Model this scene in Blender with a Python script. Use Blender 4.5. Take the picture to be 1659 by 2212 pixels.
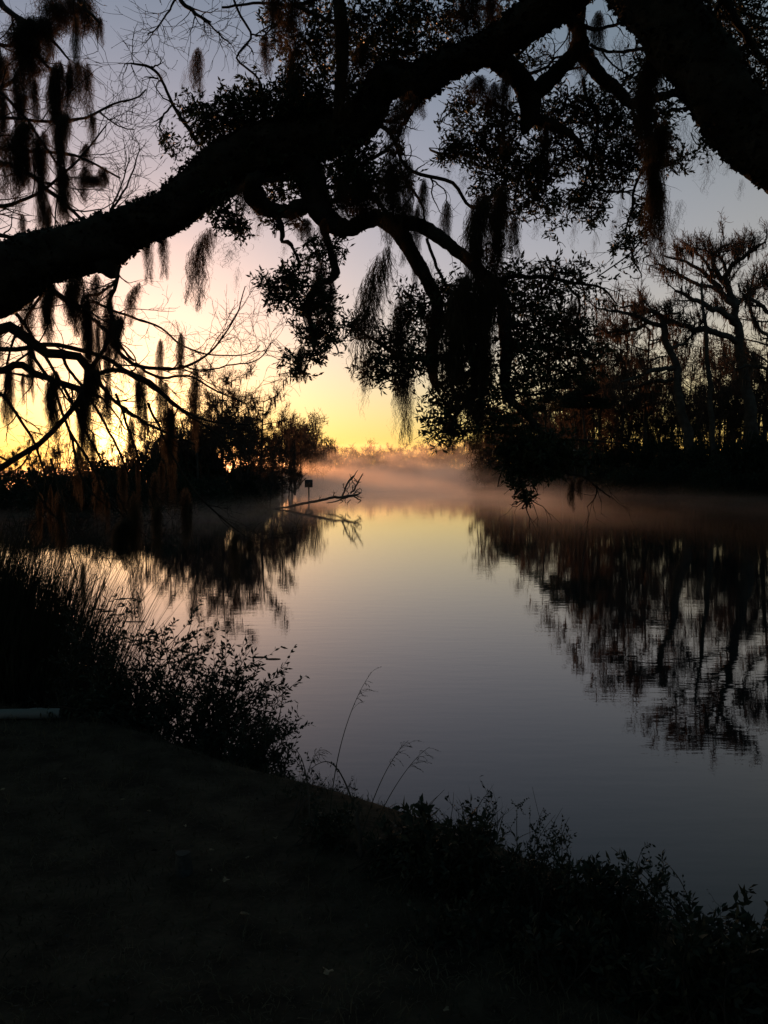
import bpy, math
import numpy as np
from mathutils import Vector
R = math.radians
sc = bpy.context.scene
for o in list(bpy.data.objects):
    bpy.data.objects.remove(o)

# ------------------------------------------------------------------ camera
CAM = np.array([0.0, 0.0, 3.0]); PITCH = R(2.57); FPX = 2008.0
cam = bpy.data.cameras.new("camera"); co = bpy.data.objects.new("camera", cam)
sc.collection.objects.link(co)
co.location = CAM; co.rotation_euler = (R(90) - PITCH, 0, 0)
cam.sensor_fit = 'VERTICAL'; cam.sensor_height = 36; cam.lens = 36 * FPX / 2212
cam.clip_start = 0.05; cam.clip_end = 20000; sc.camera = co

# ------------------------------------------------------------------ sky, sun, exposure
SUN_EL, SUN_AZ = 1.6, -15.4
w = bpy.data.worlds.new("World"); sc.world = w; w.use_nodes = True
nt = w.node_tree; bg = nt.nodes['Background']
s = nt.nodes.new('ShaderNodeTexSky'); s.sky_type = 'NISHITA'; s.sun_disc = False
s.sun_elevation = R(SUN_EL); s.sun_rotation = R(SUN_AZ)
s.air_density = 1.0; s.dust_density = 0.8; s.ozone_density = 1.5
sep = nt.nodes.new('ShaderNodeSeparateColor'); com = nt.nodes.new('ShaderNodeCombineColor')
nt.links.new(s.outputs[0], sep.inputs[0])
sd = Vector((math.sin(R(SUN_AZ)) * math.cos(R(SUN_EL)), math.cos(R(SUN_AZ)) * math.cos(R(SUN_EL)), math.sin(R(SUN_EL))))
tcw = nt.nodes.new('ShaderNodeTexCoord'); vn = nt.nodes.new('ShaderNodeVectorMath'); vn.operation = 'NORMALIZE'
vd = nt.nodes.new('ShaderNodeVectorMath'); vd.operation = 'DOT_PRODUCT'; vd.inputs[1].default_value = sd
nt.links.new(tcw.outputs['Generated'], vn.inputs[0]); nt.links.new(vn.outputs[0], vd.inputs[0])
# dawn sky per channel: gain * (0.1 * sky) ** g  +  moist glow round the sun  +  the bright layer of air low over the horizon,
# which weakens away from the sunrise side
def wm(op, a, b=None, c=None, clamp=False):
    m = nt.nodes.new('ShaderNodeMath'); m.operation = op; m.use_clamp = clamp
    for i_, q_ in enumerate((a, b, c)):
        if q_ is None: continue
        if isinstance(q_, (int, float)): m.inputs[i_].default_value = q_
        else: nt.links.new(q_, m.inputs[i_])
    return m.outputs[0]
sepv = nt.nodes.new('ShaderNodeSeparateXYZ'); nt.links.new(vn.outputs[0], sepv.inputs[0])
elev = wm('MAXIMUM', sepv.outputs[2], 0.0); dot = wm('MAXIMUM', vd.outputs['Value'], 0.0)
side = wm('MAXIMUM', wm('ADD', vd.outputs['Value'], .25, clamp=True), .30)
for i, (g, k, a_, m_, l_, h_) in enumerate(((1.0, .05, .46, 20, .92, .24), (.6, .464, .226, 20, .550, .25), (1.2, 3.4, .105, 12, .186, .15))):
    a = wm('MULTIPLY', wm('POWER', wm('MULTIPLY', sep.outputs[i], .1), g), k * 10)
    b = wm('MULTIPLY', wm('POWER', dot, m_), a_ * 10)
    c = wm('MULTIPLY', wm('MULTIPLY', wm('POWER', math.e, wm('DIVIDE', elev, -h_)), side), l_ * 10)
    low = wm('SUBTRACT', 1.0, wm('MULTIPLY', wm('POWER', math.e, wm('DIVIDE', elev, -.045)), (0, .36, .60)[i]))     # redder right at the horizon
    core_ = wm('ADD', wm('MULTIPLY', wm('POWER', dot, 800), (30, 20, 8)[i]), wm('MULTIPLY', wm('POWER', dot, 70), (14, 5.0, 1.5)[i]))                                                   # aureole close round the sun
    nt.links.new(wm('ADD', wm('MULTIPLY', wm('ADD', wm('ADD', a, b), wm('ADD', c, (.12, .08, 0)[i])), low), core_), com.inputs[i])
nt.links.new(com.outputs[0], bg.inputs[0]); bg.inputs[1].default_value = 0.1
sl = bpy.data.lights.new("sun", 'SUN'); sl.energy = 4.8; sl.angle = R(0.5); sl.color = (1.0, 0.43, 0.17)
so = bpy.data.objects.new("sun", sl); sc.collection.objects.link(so)
so.rotation_euler = sd.to_track_quat('Z', 'Y').to_euler(); so.location = (0, -5, 30)
sc.view_settings.view_transform = 'Standard'; sc.view_settings.look = 'None'
sc.view_settings.exposure = 0; sc.view_settings.gamma = 1
cy = sc.cycles
cy.max_bounces = 6; cy.diffuse_bounces = 2; cy.glossy_bounces = 3; cy.transmission_bounces = 2
cy.transparent_max_bounces = 8; cy.volume_bounces = 3; cy.volume_step_rate = 1.0; cy.volume_max_steps = 64

rng = np.random.default_rng(11)

# ------------------------------------------------------------------ helpers
def V(vx, vy, d):
    """The point seen at (vx, vy) of the 1659 x 2212 frame, d metres in front (along y)."""
    x = (vx - 829.5) / FPX; u = (1106 - vy) / FPX
    dy = math.cos(PITCH) + u * math.sin(PITCH); dz = -math.sin(PITCH) + u * math.cos(PITCH)
    k = d / dy
    return np.array([x * k, d, CAM[2] + dz * k])

def nrm(a):
    return a / np.maximum(np.linalg.norm(a, axis=-1, keepdims=True), 1e-9)

def wob(seed, n=7, f=1.0):
    r = np.random.default_rng(seed)
    K = r.normal(size=(n, 3)) * f * r.uniform(.5, 2.2, (n, 1)); ph = r.uniform(0, 6.28, n); A = r.uniform(.4, 1, n); A /= A.sum()
    return lambda p: (np.sin(p @ K.T + ph) * A).sum(-1)

class G:
    def __init__(s):
        s.v = []; s.q = []; s.t = []; s.n = 0
    def add(s, v, q=None, t=None):
        v = np.asarray(v, float).reshape(-1, 3)
        if q is not None and len(q): s.q.append(np.asarray(q, int).reshape(-1, 4) + s.n)
        if t is not None and len(t): s.t.append(np.asarray(t, int).reshape(-1, 3) + s.n)
        s.v.append(v); s.n += len(v)
    def mesh(s, name, mat, origin=(0, 0, 0), smooth=False):
        v = np.concatenate(s.v) - np.asarray(origin, float)
        q = np.concatenate(s.q) if s.q else np.zeros((0, 4), int)
        t = np.concatenate(s.t) if s.t else np.zeros((0, 3), int)
        me = bpy.data.meshes.new(name)
        me.vertices.add(len(v)); me.vertices.foreach_set('co', v.astype(np.float32).ravel())
        me.loops.add(q.size + t.size)
        me.loops.foreach_set('vertex_index', np.concatenate([q.ravel(), t.ravel()]).astype(np.int32))
        me.polygons.add(len(q) + len(t))
        st = np.concatenate([np.arange(len(q)) * 4, q.size + np.arange(len(t)) * 3])
        me.polygons.foreach_set('loop_start', st.astype(np.int32))
        if smooth:
            me.polygons.foreach_set('use_smooth', np.ones(len(st), bool))
        me.materials.append(mat); me.update(calc_edges=True)
        return me

def tag(o, label=None, cat=None, group=None, kind=None):
    if label: o['label'] = label
    if cat: o['category'] = cat
    if group: o['group'] = group
    if kind: o['kind'] = kind
    return o

def put(name, g, mat, parent=None, smooth=False):
    org = np.array(parent.location) if parent is not None else np.zeros(3)
    o = bpy.data.objects.new(name, g.mesh(name, mat, org, smooth)); sc.collection.objects.link(o)
    if parent is not None: o.parent = parent
    return o

def empty(name, loc, label=None, cat=None, group=None):
    o = bpy.data.objects.new(name, None); o.empty_display_size = .2; o.location = tuple(float(c) for c in loc)
    sc.collection.objects.link(o)
    return tag(o, label, cat, group)

def copy_tree(o, loc, rz=0, scale=(1, 1, 1), label=None, group=None, cat=None):
    c = o.copy(); sc.collection.objects.link(c)
    c.location = tuple(float(a) for a in loc); c.rotation_euler = (0, 0, rz); c.scale = scale
    if label: c['label'] = label
    if group: c['group'] = group
    if cat: c['category'] = cat
    for ch in list(o.children):
        k = ch.copy(); sc.collection.objects.link(k); k.parent = c
    return c

def tubes(g, P, Rd, k=5, caps=False):
    """P [N,n,3] centre lines, Rd [N,n] radii, k sides."""
    P = np.asarray(P, float); Rd = np.asarray(Rd, float)
    if P.ndim == 2: P = P[None]; Rd = Rd[None]
    N, n, _ = P.shape
    T = np.gradient(P, axis=1); T = nrm(T)
    mean = nrm(T.mean(1)); ref = np.zeros((N, 3)); ref[np.arange(N), np.abs(mean).argmin(1)] = 1
    U = nrm(np.cross(T, ref[:, None, :])); W = np.cross(T, U)
    a = np.linspace(0, 2 * np.pi, k, endpoint=False)
    v = P[:, :, None, :] + Rd[:, :, None, None] * (np.cos(a)[None, None, :, None] * U[:, :, None, :] + np.sin(a)[None, None, :, None] * W[:, :, None, :])
    i = (np.arange(N)[:, None, None] * n + np.arange(n - 1)[None, :, None]) * k
    j = np.arange(k)[None, None, :]; j2 = (np.arange(k)[None, None, :] + 1) % k
    q = np.stack([i + j, i + j2, i + j2 + k, i + j + k], -1).reshape(-1, 4)
    g.add(v, q)
    return v

def ribbons(g, P, Wd, side):
    """flat strands; P [N,n,3], Wd [N,n] half widths, side [N,3]"""
    N, n, _ = P.shape
    o = side[:, None, :] * Wd[:, :, None]
    v = np.stack([P - o, P + o], 2)
    i = (np.arange(N)[:, None] * n + np.arange(n - 1)[None, :]) * 2
    g.add(v, np.stack([i, i + 1, i + 3, i + 2], -1).reshape(-1, 4))

def spline(pts, n):
    """Catmull-Rom through rows of pts (any columns), resampled evenly to n rows."""
    p = np.asarray(pts, float)
    if len(p) < 3:
        t = np.linspace(0, 1, n)[:, None]; return p[0] * (1 - t) + p[-1] * t
    e = np.vstack([2 * p[0] - p[1], p, 2 * p[-1] - p[-2]]); out = []
    for i in range(len(p) - 1):
        a, b, c, d = e[i:i + 4]; t = np.linspace(0, 1, 16, endpoint=False)[:, None]
        out.append(.5 * (2 * b + (c - a) * t + (2 * a - 5 * b + 4 * c - d) * t ** 2 + (3 * b - a - 3 * c + d) * t ** 3))
    c = np.vstack(out + [p[-1:]]); L = np.r_[0, np.cumsum(np.linalg.norm(np.diff(c[:, :3], axis=0), axis=1))]
    s_ = np.linspace(0, L[-1], n)
    return np.stack([np.interp(s_, L, c[:, k]) for k in range(c.shape[1])], 1)

def trace(pts, n=24, jit=0.0, seed=0):
    """pts rows (vx, vy, depth, half width in frame px) -> P [n,3], R [n] in metres"""
    rows = np.array([[*V(a, b, d), h * d / FPX] for a, b, d, h in pts]); q = spline(rows, n)
    P = q[:, :3].copy()
    if jit:
        r = np.random.default_rng(seed + 5); o = r.normal(size=(n, 3)); o = (o + np.roll(o, 1, 0)) * .5
        P[1:-1] += o[1:-1] * q[1:-1, 3:4] * jit
    return P, np.maximum(q[:, 3], .0015)

def limb(g, pts, n=90, k=18, rough=.10, seed=3, ends=True, thin=.95):
    P, Rr = trace(pts, n); Rr = Rr * thin
    n1 = wob(seed, 8, 5.0); n2 = wob(seed + 1, 10, 16.0); n3 = wob(seed + 2, 14, 70.0)
    P = P + np.stack([n1(P), n2(P) * .3, n1(P + 4)], 1) * Rr[:, None] * .22
    T = nrm(np.gradient(P, axis=0)); U = [np.array([0, 1., 0])]
    for i in range(n):                      # parallel transport: no twist on long bends
        u = U[-1] - T[i] * (U[-1] @ T[i]); U.append(u / np.linalg.norm(u))
    U = np.array(U[1:]); W = np.cross(T, U); a = np.linspace(0, 2 * np.pi, k, endpoint=False)
    d = np.cos(a)[None, :, None] * U[:, None] + np.sin(a)[None, :, None] * W[:, None]
    v = P[:, None] + d * Rr[:, None, None]
    rr = Rr[:, None] * (1 + rough * (n1(v * 1.3) + .9 * n2(v * 1.5)) + .05 * np.sin(a[None] * 5 + 3 * n1(v))) + .018 * n3(v)
    v = P[:, None] + d * rr[:, :, None]
    i = np.arange(n - 1)[:, None] * k; j = np.arange(k)[None]; j2 = (j + 1) % k
    q = np.stack([i + j, i + j2, i + j2 + k, i + j + k], -1).reshape(-1, 4)
    vv = np.vstack([v.reshape(-1, 3), P[:1] - T[:1] * Rr[0] * .4, P[-1:] + T[-1:] * Rr[-1] * .6])
    c0, c1 = n * k, n * k + 1
    t = [[c0, (b + 1) % k, b] for b in range(k)] + [[c1, (n - 1) * k + b, (n - 1) * k + (b + 1) % k] for b in range(k)]
    g.add(vv, q, t)
    return P, Rr

def grow(S, D, L, r0, n=6, wander=.25, trop=(0, 0, .0), taper=.25, seed=0, rg=None):
    rg = rg or rng
    N = len(S); P = np.zeros((N, n, 3)); P[:, 0] = S; d = nrm(np.array(D, float)); st = (np.asarray(L) / (n - 1))[:, None]
    for i in range(1, n):
        d = nrm(d + rg.normal(size=(N, 3)) * wander + np.asarray(trop))
        P[:, i] = P[:, i - 1] + d * st
    t = np.linspace(0, 1, n)[None]
    return P, np.asarray(r0)[:, None] * (1 - (1 - taper) * t)

def spawn(P, Rd, per, lo=.2, hi=1.0, ang=50, spread=15, flat=None, rg=None):
    rg = rg or rng
    N, n, _ = P.shape; M = N * per
    par = np.repeat(np.arange(N), per)
    t = rg.uniform(lo, hi, M) * (n - 1.001); i = t.astype(int); f = (t - i)[:, None]
    S = P[par, i] * (1 - f) + P[par, i + 1] * f
    T = nrm(P[par, i + 1] - P[par, i]); q = nrm(np.cross(T, rg.normal(size=(M, 3))))
    if flat is not None: q = nrm(q * np.array([1, 1, flat]))
    a = np.radians(rg.normal(ang, spread, M))[:, None]
    return S, nrm(T * np.cos(a) + q * np.sin(a)), Rd[par, i], 1 - t / (n - 1), par

def leaves(g, P, D, L, W, rg=None, fold=.25):
    rg = rg or rng
    N = len(P); D = nrm(D); s_ = nrm(np.cross(D, rg.normal(size=(N, 3)))); u = np.cross(s_, D)
    L = np.asarray(L).reshape(-1, 1) * np.ones((N, 1)); W = np.asarray(W).reshape(-1, 1) * np.ones((N, 1))
    a = P; b = P + D * L * .5 + s_ * W * .5 + u * W * fold; c = P + D * L; e = P + D * L * .5 - s_ * W * .5 + u * W * fold
    v = np.stack([a, b, c, e], 1); g.add(v, np.arange(N * 4).reshape(-1, 4))

# ------------------------------------------------------------------ materials
def mat(name, col, rough=.8, var=.3, scale=6, bump=0, bscale=30, trans=0, spec=.3, col2=None, coord='Object'):
    m = bpy.data.materials.new(name); m.use_nodes = True; t = m.node_tree; p = t.nodes['Principled BSDF']
    tc = t.nodes.new('ShaderNodeTexCoord'); nz = t.nodes.new('ShaderNodeTexNoise'); nz.inputs['Scale'].default_value = scale
    nz.inputs['Detail'].default_value = 5; t.links.new(tc.outputs[coord], nz.inputs[0])
    cr = t.nodes.new('ShaderNodeValToRGB'); c = np.array(col); c2 = np.array(col2) if col2 else c * (1 + var)
    cr.color_ramp.elements[0].color = (*(c * (1 - var)), 1); cr.color_ramp.elements[1].color = (*c2, 1)
    cr.color_ramp.elements[0].position = .35; cr.color_ramp.elements[1].position = .65
    t.links.new(nz.outputs[0], cr.inputs[0]); t.links.new(cr.outputs[0], p.inputs['Base Color'])
    p.inputs['Roughness'].default_value = rough; p.inputs['Specular IOR Level'].default_value = spec
    if bump:
        b = t.nodes.new('ShaderNodeBump'); n2 = t.nodes.new('ShaderNodeTexNoise'); n2.inputs['Scale'].default_value = bscale
        n2.inputs['Detail'].default_value = 6; t.links.new(tc.outputs[coord], n2.inputs[0])
        b.inputs['Strength'].default_value = bump; b.inputs['Distance'].default_value = .02
        t.links.new(n2.outputs[0], b.inputs['Height']); t.links.new(b.outputs[0], p.inputs['Normal'])
    if trans:
        tr = t.nodes.new('ShaderNodeBsdfTranslucent'); mx = t.nodes.new('ShaderNodeMixShader'); mx.inputs[0].default_value = trans
        t.links.new(cr.outputs[0], tr.inputs[0]); out = t.nodes['Material Output']
        t.links.new(p.outputs[0], mx.inputs[1]); t.links.new(tr.outputs[0], mx.inputs[2]); t.links.new(mx.outputs[0], out.inputs[0])
    return m
M_bark = mat('oak_bark', (.026, .022, .018), .95, .4, 8, .8, 45, spec=.1)
M_twig = mat('twig_bark', (.030, .023, .018), .9, .3, 5, spec=.1)
M_leaf = mat('oak_leaf', (.028, .036, .018), .6, .3, 3, trans=.25, spec=.25)
M_moss = mat('spanish_moss', (.078, .058, .042), 1, .3, 4, trans=.5, spec=.0)
M_fbark = mat('cypress_bark', (.045, .036, .030), .95, .3, 1.5, spec=.1)
M_ftwig = mat('cypress_twigs', (.075, .052, .040), .95, .3, .6, trans=.35, spec=.0)
M_fleaf = mat('bank_foliage', (.022, .026, .016), .8, .35, .5, trans=.12, spec=.1)
M_fmoss = mat('far_moss', (.09, .062, .048), 1, .25, 1, trans=.4, spec=0)
M_shrub = mat('shrub_leaf', (.024, .027, .017), .6, .3, 3, trans=.08, spec=.15)
M_grass = mat('grass_blades', (.042, .036, .022), .8, .3, 3, trans=.05, spec=.1, col2=(.095, .068, .042))
M_soil = mat('bank_soil', (.042, .028, .020), .95, .4, 5, .7, 25, spec=.05, col2=(.065, .044, .030))
M_dry = mat('dry_leaf', (.30, .20, .13), .8, .3, 20, trans=.1, spec=.2)
M_reed = mat('reed_blade', (.022, .022, .014), .8, .3, 4, trans=.15, spec=.1)
M_pipe = mat('pipe_plastic', (.13, .12, .11), .6, .08, 6, spec=.4)
M_wood = mat('weathered_wood', (.055, .042, .034), .9, .3, 6, .6, 30, spec=.1)
M_sign = mat('sign_board_paint', (.035, .033, .032), .7, .15, 6, spec=.2)

# ------------------------------------------------------------------ ground: one sheet with the river carved in it
RIVER = np.array([(-400, 16), (-60, 13), (-20, 11), (-8, 10), (-4.6, 9.1), (-2.6, 7.9), (-.7, 6.75), (.6, 5.75), (1.7, 4.6), (2.75, 3.5), (4.3, 1.5),
                  (7, -2), (20, -12), (70, -20), (200, -20), (170, 60), (110, 66), (66, 76), (44, 92), (30, 105), (21, 130), (19, 180), (23, 270), (27, 318),
                  (-16, 330), (-21, 280), (-17.5, 200), (-13.2, 140), (-11.5, 100), (-10.6, 82), (-16, 66), (-30, 57), (-60, 52), (-400, 50)], float)
def river_dist(x, y):
    """positive on land, negative in the river"""
    p = np.stack([x, y], -1); a = RIVER; b = np.roll(RIVER, -1, 0); d = np.full(x.shape, 1e9); inside = np.zeros(x.shape, bool)
    for i in range(len(a)):
        e = b[i] - a[i]; w_ = p - a[i]; t = np.clip((w_ @ e) / (e @ e), 0, 1)
        d = np.minimum(d, np.hypot(w_[..., 0] - t * e[0], w_[..., 1] - t * e[1]))
        c = ((a[i][1] > y) != (b[i][1] > y)) & (x < (b[i][0] - a[i][0]) * (y - a[i][1]) / (b[i][1] - a[i][1] + 1e-12) + a[i][0])
        inside ^= c
    return np.where(inside, -d, d)
gn1, gn2, gn3 = wob(51, 8, .9), wob(52, 10, 4), wob(53, 8, .05)
def ground_z(x, y):
    x = np.asarray(x, float); y = np.asarray(y, float); d = river_dist(x, y); p = np.stack([x, y, x * 0], -1)
    d = d + np.clip(np.abs(d), 0, 1) * 0 + .25 * gn1(p) * (y < 30) + 1.5 * gn1(p * .15) * (y > 30)
    ss = lambda t: np.clip(t, 0, 1) ** 2 * (3 - 2 * np.clip(t, 0, 1))
    near = 1.40 * ss(d / 1.5) + .035 * gn1(p) + .012 * gn2(p); far = .9 * ss(d / 5) + .5 * gn3(p) * ss(d / 20)
    z = np.where(y < 30, near, far)
    return np.where(d < 0, np.maximum(d * .6, -1.6), z)
def graded(lo, hi, fine, f0, f1, gr=1.035):
    a = list(np.arange(f0, f1, fine)); st = fine
    while a[-1] < hi: st *= gr; a.append(a[-1] + st)
    st = fine
    while a[0] > lo: st *= gr; a.insert(0, a[0] - st)
    return np.array(a)
gx = graded(-6000, 6000, .09, -5, 5); gy = graded(-400, 9000, .09, 1.5, 9)
X, Y = np.meshgrid(gx, gy); Z = ground_z(X, Y)
nx, ny = len(gx), len(gy); g = G(); i = (np.arange(ny - 1)[:, None] * nx + np.arange(nx - 1)[None])
g.add(np.stack([X, Y, Z], -1), np.stack([i, i + 1, i + 1 + nx, i + nx], -1).reshape(-1, 4))
tag(put('ground', g, M_soil, smooth=True), kind='structure')

# ------------------------------------------------------------------ water
mw = bpy.data.materials.new('river_water'); mw.use_nodes = True; t = mw.node_tree; p = t.nodes['Principled BSDF']
p.inputs['Base Color'].default_value = (.006, .007, .008, 1); p.inputs['Roughness'].default_value = .015; p.inputs['IOR'].default_value = 1.31
tc = t.nodes.new('ShaderNodeTexCoord'); mp = t.nodes.new('ShaderNodeMapping'); mp.inputs['Scale'].default_value = (.55, 1.6, 1)
nz = t.nodes.new('ShaderNodeTexNoise'); nz.inputs['Scale'].default_value = 2.2; nz.inputs['Detail'].default_value = 3; nz.inputs['Roughness'].default_value = .55
bp = t.nodes.new('ShaderNodeBump'); bp.inputs['Strength'].default_value = .10; bp.inputs['Distance'].default_value = .012
t.links.new(tc.outputs['Object'], mp.inputs[0]); t.links.new(mp.outputs[0], nz.inputs[0]); t.links.new(nz.outputs[0], bp.inputs['Height'])
t.links.new(bp.outputs[0], p.inputs['Normal'])
g = G(); g.add([(-6000, -400, 0), (6000, -400, 0), (6000, 9000, 0), (-6000, 9000, 0)], [[0, 1, 2, 3]])
tag(put('water', g, mw), kind='structure')

# ------------------------------------------------------------------ foliage on twigs
def leafy(gl, gt, blobs, seed, ll=.042, lw=.014, per=9, tw=.20, rt=.0022, hub=True):
    """blobs rows (vx, vy, rx, ry, depth, depth radius, twigs); gl leaves, gt twigs"""
    rg = np.random.default_rng(seed)
    for vx, vy, rx, ry, d, rd, n in blobs:
        c = V(vx, vy, d); m = d / FPX; n = int(n)
        u = nrm(rg.normal(size=(n, 3))) * rg.uniform(.1, 1, (n, 1)) ** .55
        E_ = c + u * np.array([rx * m, rd, ry * m])
        out = nrm(u * np.array([1, .6, 1]) + rg.normal(size=(n, 3)) * .6 + np.array([0, 0, .05]))
        L = rg.uniform(.5, 1.2, n) * tw; S = E_ - out * L[:, None] * .7
        P, Rr = grow(S, out, L, np.full(n, rt), n=6, wander=.22, rg=rg)
        tubes(gt, P, Rr, 3)
        if hub and n > 8:
            k = max(3, n // 7); pick = rg.choice(n, k, replace=False)
            t = np.linspace(0, 1, 6)[None, :, None]; mid = rg.normal(size=(k, 1, 3)) * .05 * np.sin(np.pi * t)
            H = c + rg.normal(size=(k, 1, 3)) * np.array([rx * m, rd, ry * m]) * .15
            Q = H * (1 - t) + S[pick][:, None] * t + mid
            tubes(gt, Q, np.linspace(.006, .003, 6)[None] * np.ones((k, 1)), 4)
        tt = np.tile(np.linspace(.25, 1, per), n) + rg.normal(size=n * per) * .04; tt = np.clip(tt, 0, 1) * 4.999
        par = np.repeat(np.arange(n), per); i = tt.astype(int); f = (tt - i)[:, None]
        B = P[par, i] * (1 - f) + P[par, i + 1] * f; T = nrm(P[par, i + 1] - P[par, i])
        a = np.radians(rg.uniform(18, 75, len(B)))[:, None]; q = nrm(np.cross(T, rg.normal(size=B.shape)))
        leaves(gl, B, T * np.cos(a) + q * np.sin(a), rg.uniform(.6, 1.15, len(B)) * ll, rg.uniform(.8, 1.2, len(B)) * lw, rg=rg)

# ------------------------------------------------------------------ the live oak
oak = empty('live_oak', (5.2, 2.5, 1.4), 'huge dark live oak arching its crooked leafy limbs over the river from the near bank', 'tree')
# trunk and heavy leaning limb at the top corner, continuing out of the frame down to its base
g = G(); PT_, RT_ = limb(g, [(1150, -420, 6.2, 95), (1290, -180, 5.6, 92), (1372, -60, 5.3, 86), (1443, 25, 5.1, 82), (1502, 116, 5.0, 77), (1556, 203, 4.9, 77), (1612, 283, 4.9, 80), (1690, 322, 4.8, 92), (1800, 350, 4.6, 105)], n=200, k=34, seed=4, thin=.86)
lastp = V(1800, 350, 4.6); P = spline(np.array([[*lastp, .24], [3.2, 4.2, 4.6, .30], [4.4, 3.4, 3.4, .38], [5.0, 2.8, 2.2, .45], [5.3, 2.5, 1.0, .62]]), 30)
tubes(g, P[None, :, :3], P[None, :, 3], 26)
put('trunk', g, M_bark, oak, True); TRP = (PT_, RT_)
# the great crooked limb
g = G()
P_, R_ = limb(g, [(-420, 740, 7.4, 100), (-180, 660, 7.1, 90), (-40, 612, 6.9, 80), (40, 582, 6.8, 71), (120, 552, 6.75, 61), (200, 525, 6.7, 60), (235, 512, 6.7, 63), (262, 500, 6.7, 52), (330, 470, 6.65, 50), (400, 430, 6.6, 53), (450, 388, 6.6, 56), (510, 348, 6.55, 60), (580, 318, 6.5, 62), (660, 300, 6.5, 56), (730, 290, 6.45, 48), (780, 265, 6.4, 44), (806, 225, 6.4, 38), (818, 190, 6.35, 35), (842, 165, 6.3, 33), (872, 178, 6.3, 38), (905, 178, 6.25, 42), (940, 152, 6.2, 38), (985, 130, 6.1, 33), (1035, 112, 6.0, 33), (1085, 85, 5.9, 36), (1140, 45, 5.8, 42), (1220, -15, 5.7, 50), (1300, -90, 5.6, 60)], n=420, k=32, seed=7, rough=.13, thin=.90)
put('limb', g, M_bark, oak, True)
oak_limb_pts = (P_, R_)
def bark_scales(P, Rr, n, seed):
    rg = np.random.default_rng(seed); k = rg.integers(4, len(P) - 4, n); T = nrm(np.gradient(P, axis=0))[k]; d = nrm(np.cross(T, rg.normal(size=(n, 3))))
    B = P[k] + d * (Rr[k] * rg.uniform(.93, 1.03, n))[:, None]; g = G(); leaves(g, B, d * .75 + T * rg.choice([-1, 1], (n, 1)) * .6 + rg.normal(size=(n, 3)) * .25, rg.uniform(.012, .038, n), rg.uniform(.012, .04, n), rg=rg); return g
put('bark_scales', bark_scales(P_, R_, 9000, 71), M_bark, oak)
g = G(); limb(g, [(215, 540, 6.7, 40), (235, 572, 6.68, 27), (242, 590, 6.68, 14), (247, 598, 6.68, 6)], n=14, k=12, rough=.35, seed=9); put('broken_stub', g, M_bark, oak)
# the lower limb that loops out of it and forks
g = G()
limb(g, [(640, 325, 6.5, 34), (668, 370, 6.5, 34), (682, 415, 6.5, 31), (694, 450, 6.5, 28), (722, 482, 6.45, 24), (755, 494, 6.4, 19), (788, 478, 6.4, 17), (822, 472, 6.35, 17), (850, 484, 6.3, 20), (895, 484, 6.3, 15), (930, 500, 6.25, 15), (965, 525, 6.2, 14), (1003, 555, 6.2, 14), (1040, 588, 6.2, 14), (1070, 618, 6.2, 15), (1088, 650, 6.2, 15), (1090, 700, 6.2, 15), (1094, 760, 6.2, 14), (1090, 820, 6.2, 12), (1098, 860, 6.2, 9), (1126, 885, 6.2, 8), (1159, 922, 6.2, 7), (1182, 950, 6.2, 5), (1204, 980, 6.2, 4), (1223, 1022, 6.2, 3)], n=150, k=16, seed=12, rough=.14)
limb(g, [(842, 482, 6.35, 17), (868, 510, 6.3, 17), (889, 548, 6.3, 16), (908, 582, 6.3, 15), (927, 615, 6.3, 14), (943, 650, 6.3, 14), (946, 690, 6.3, 13), (934, 740, 6.3, 14), (932, 790, 6.3, 12), (940, 835, 6.3, 7), (950, 850, 6.3, 3)], n=70, k=14, seed=14, rough=.16)
put('limb', g, M_bark, oak, True)
g = G()   # the C-shaped loop on its left
limb(g, [(690, 425, 6.5, 22), (650, 446, 6.48, 19), (612, 456, 6.45, 17), (578, 448, 6.4, 20), (556, 425, 6.4, 24), (548, 396, 6.4, 20), (565, 378, 6.4, 12)], n=50, k=14, seed=15, rough=.2)
limb(g, [(592, 460, 6.4, 8), (604, 480, 6.4, 9), (611, 500, 6.4, 8), (609, 521, 6.4, 5), (622, 524, 6.4, 6), (632, 536, 6.4, 5), (641, 552, 6.4, 4), (650, 575, 6.4, 3)], n=36, k=9, seed=16, rough=.3)
limb(g, [(697, 488, 6.5, 9), (708, 525, 6.5, 8), (718, 560, 6.5, 8), (724, 588, 6.5, 8), (714, 603, 6.5, 7), (690, 613, 6.5, 6), (670, 634, 6.5, 6), (664, 672, 6.5, 5), (678, 720, 6.5, 4), (676, 760, 6.5, 3), (655, 806, 6.5, 2)], n=60, k=9, seed=17, rough=.2)
put('limb', g, M_bark, oak, True)
# crooked limbs beyond, in the gap beside the trunk
g = G()
limb(g, [(1015, 118, 6.2, 24), (1060, 120, 6.3, 25), (1092, 138, 6.4, 24), (1118, 162, 6.5, 24), (1140, 195, 6.6, 24), (1150, 225, 6.6, 24), (1143, 255, 6.6, 17), (1134, 275, 6.6, 12), (1128, 290, 6.6, 4)], n=60, k=14, seed=20, rough=.18)
limb(g, [(1142, 210, 6.6, 18), (1172, 188, 6.6, 20), (1202, 160, 6.6, 17), (1232, 128, 6.6, 17), (1252, 100, 6.6, 21), (1250, 50, 6.6, 14), (1250, 0, 6.5, 15), (1240, -80, 6.4, 18)], n=60, k=14, seed=21, rough=.16)
limb(g, [(1252, 100, 6.6, 17), (1275, 135, 6.6, 17), (1300, 168, 6.6, 14), (1330, 192, 6.6, 13), (1358, 222, 6.6, 12), (1385, 216, 6.6, 12), (1420, 210, 6.6, 10), (1462, 203, 6.6, 9), (1492, 228, 6.6, 9), (1520, 275, 6.5, 7), (1535, 320, 6.5, 4)], n=70, k=12, seed=22, rough=.2)
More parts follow.
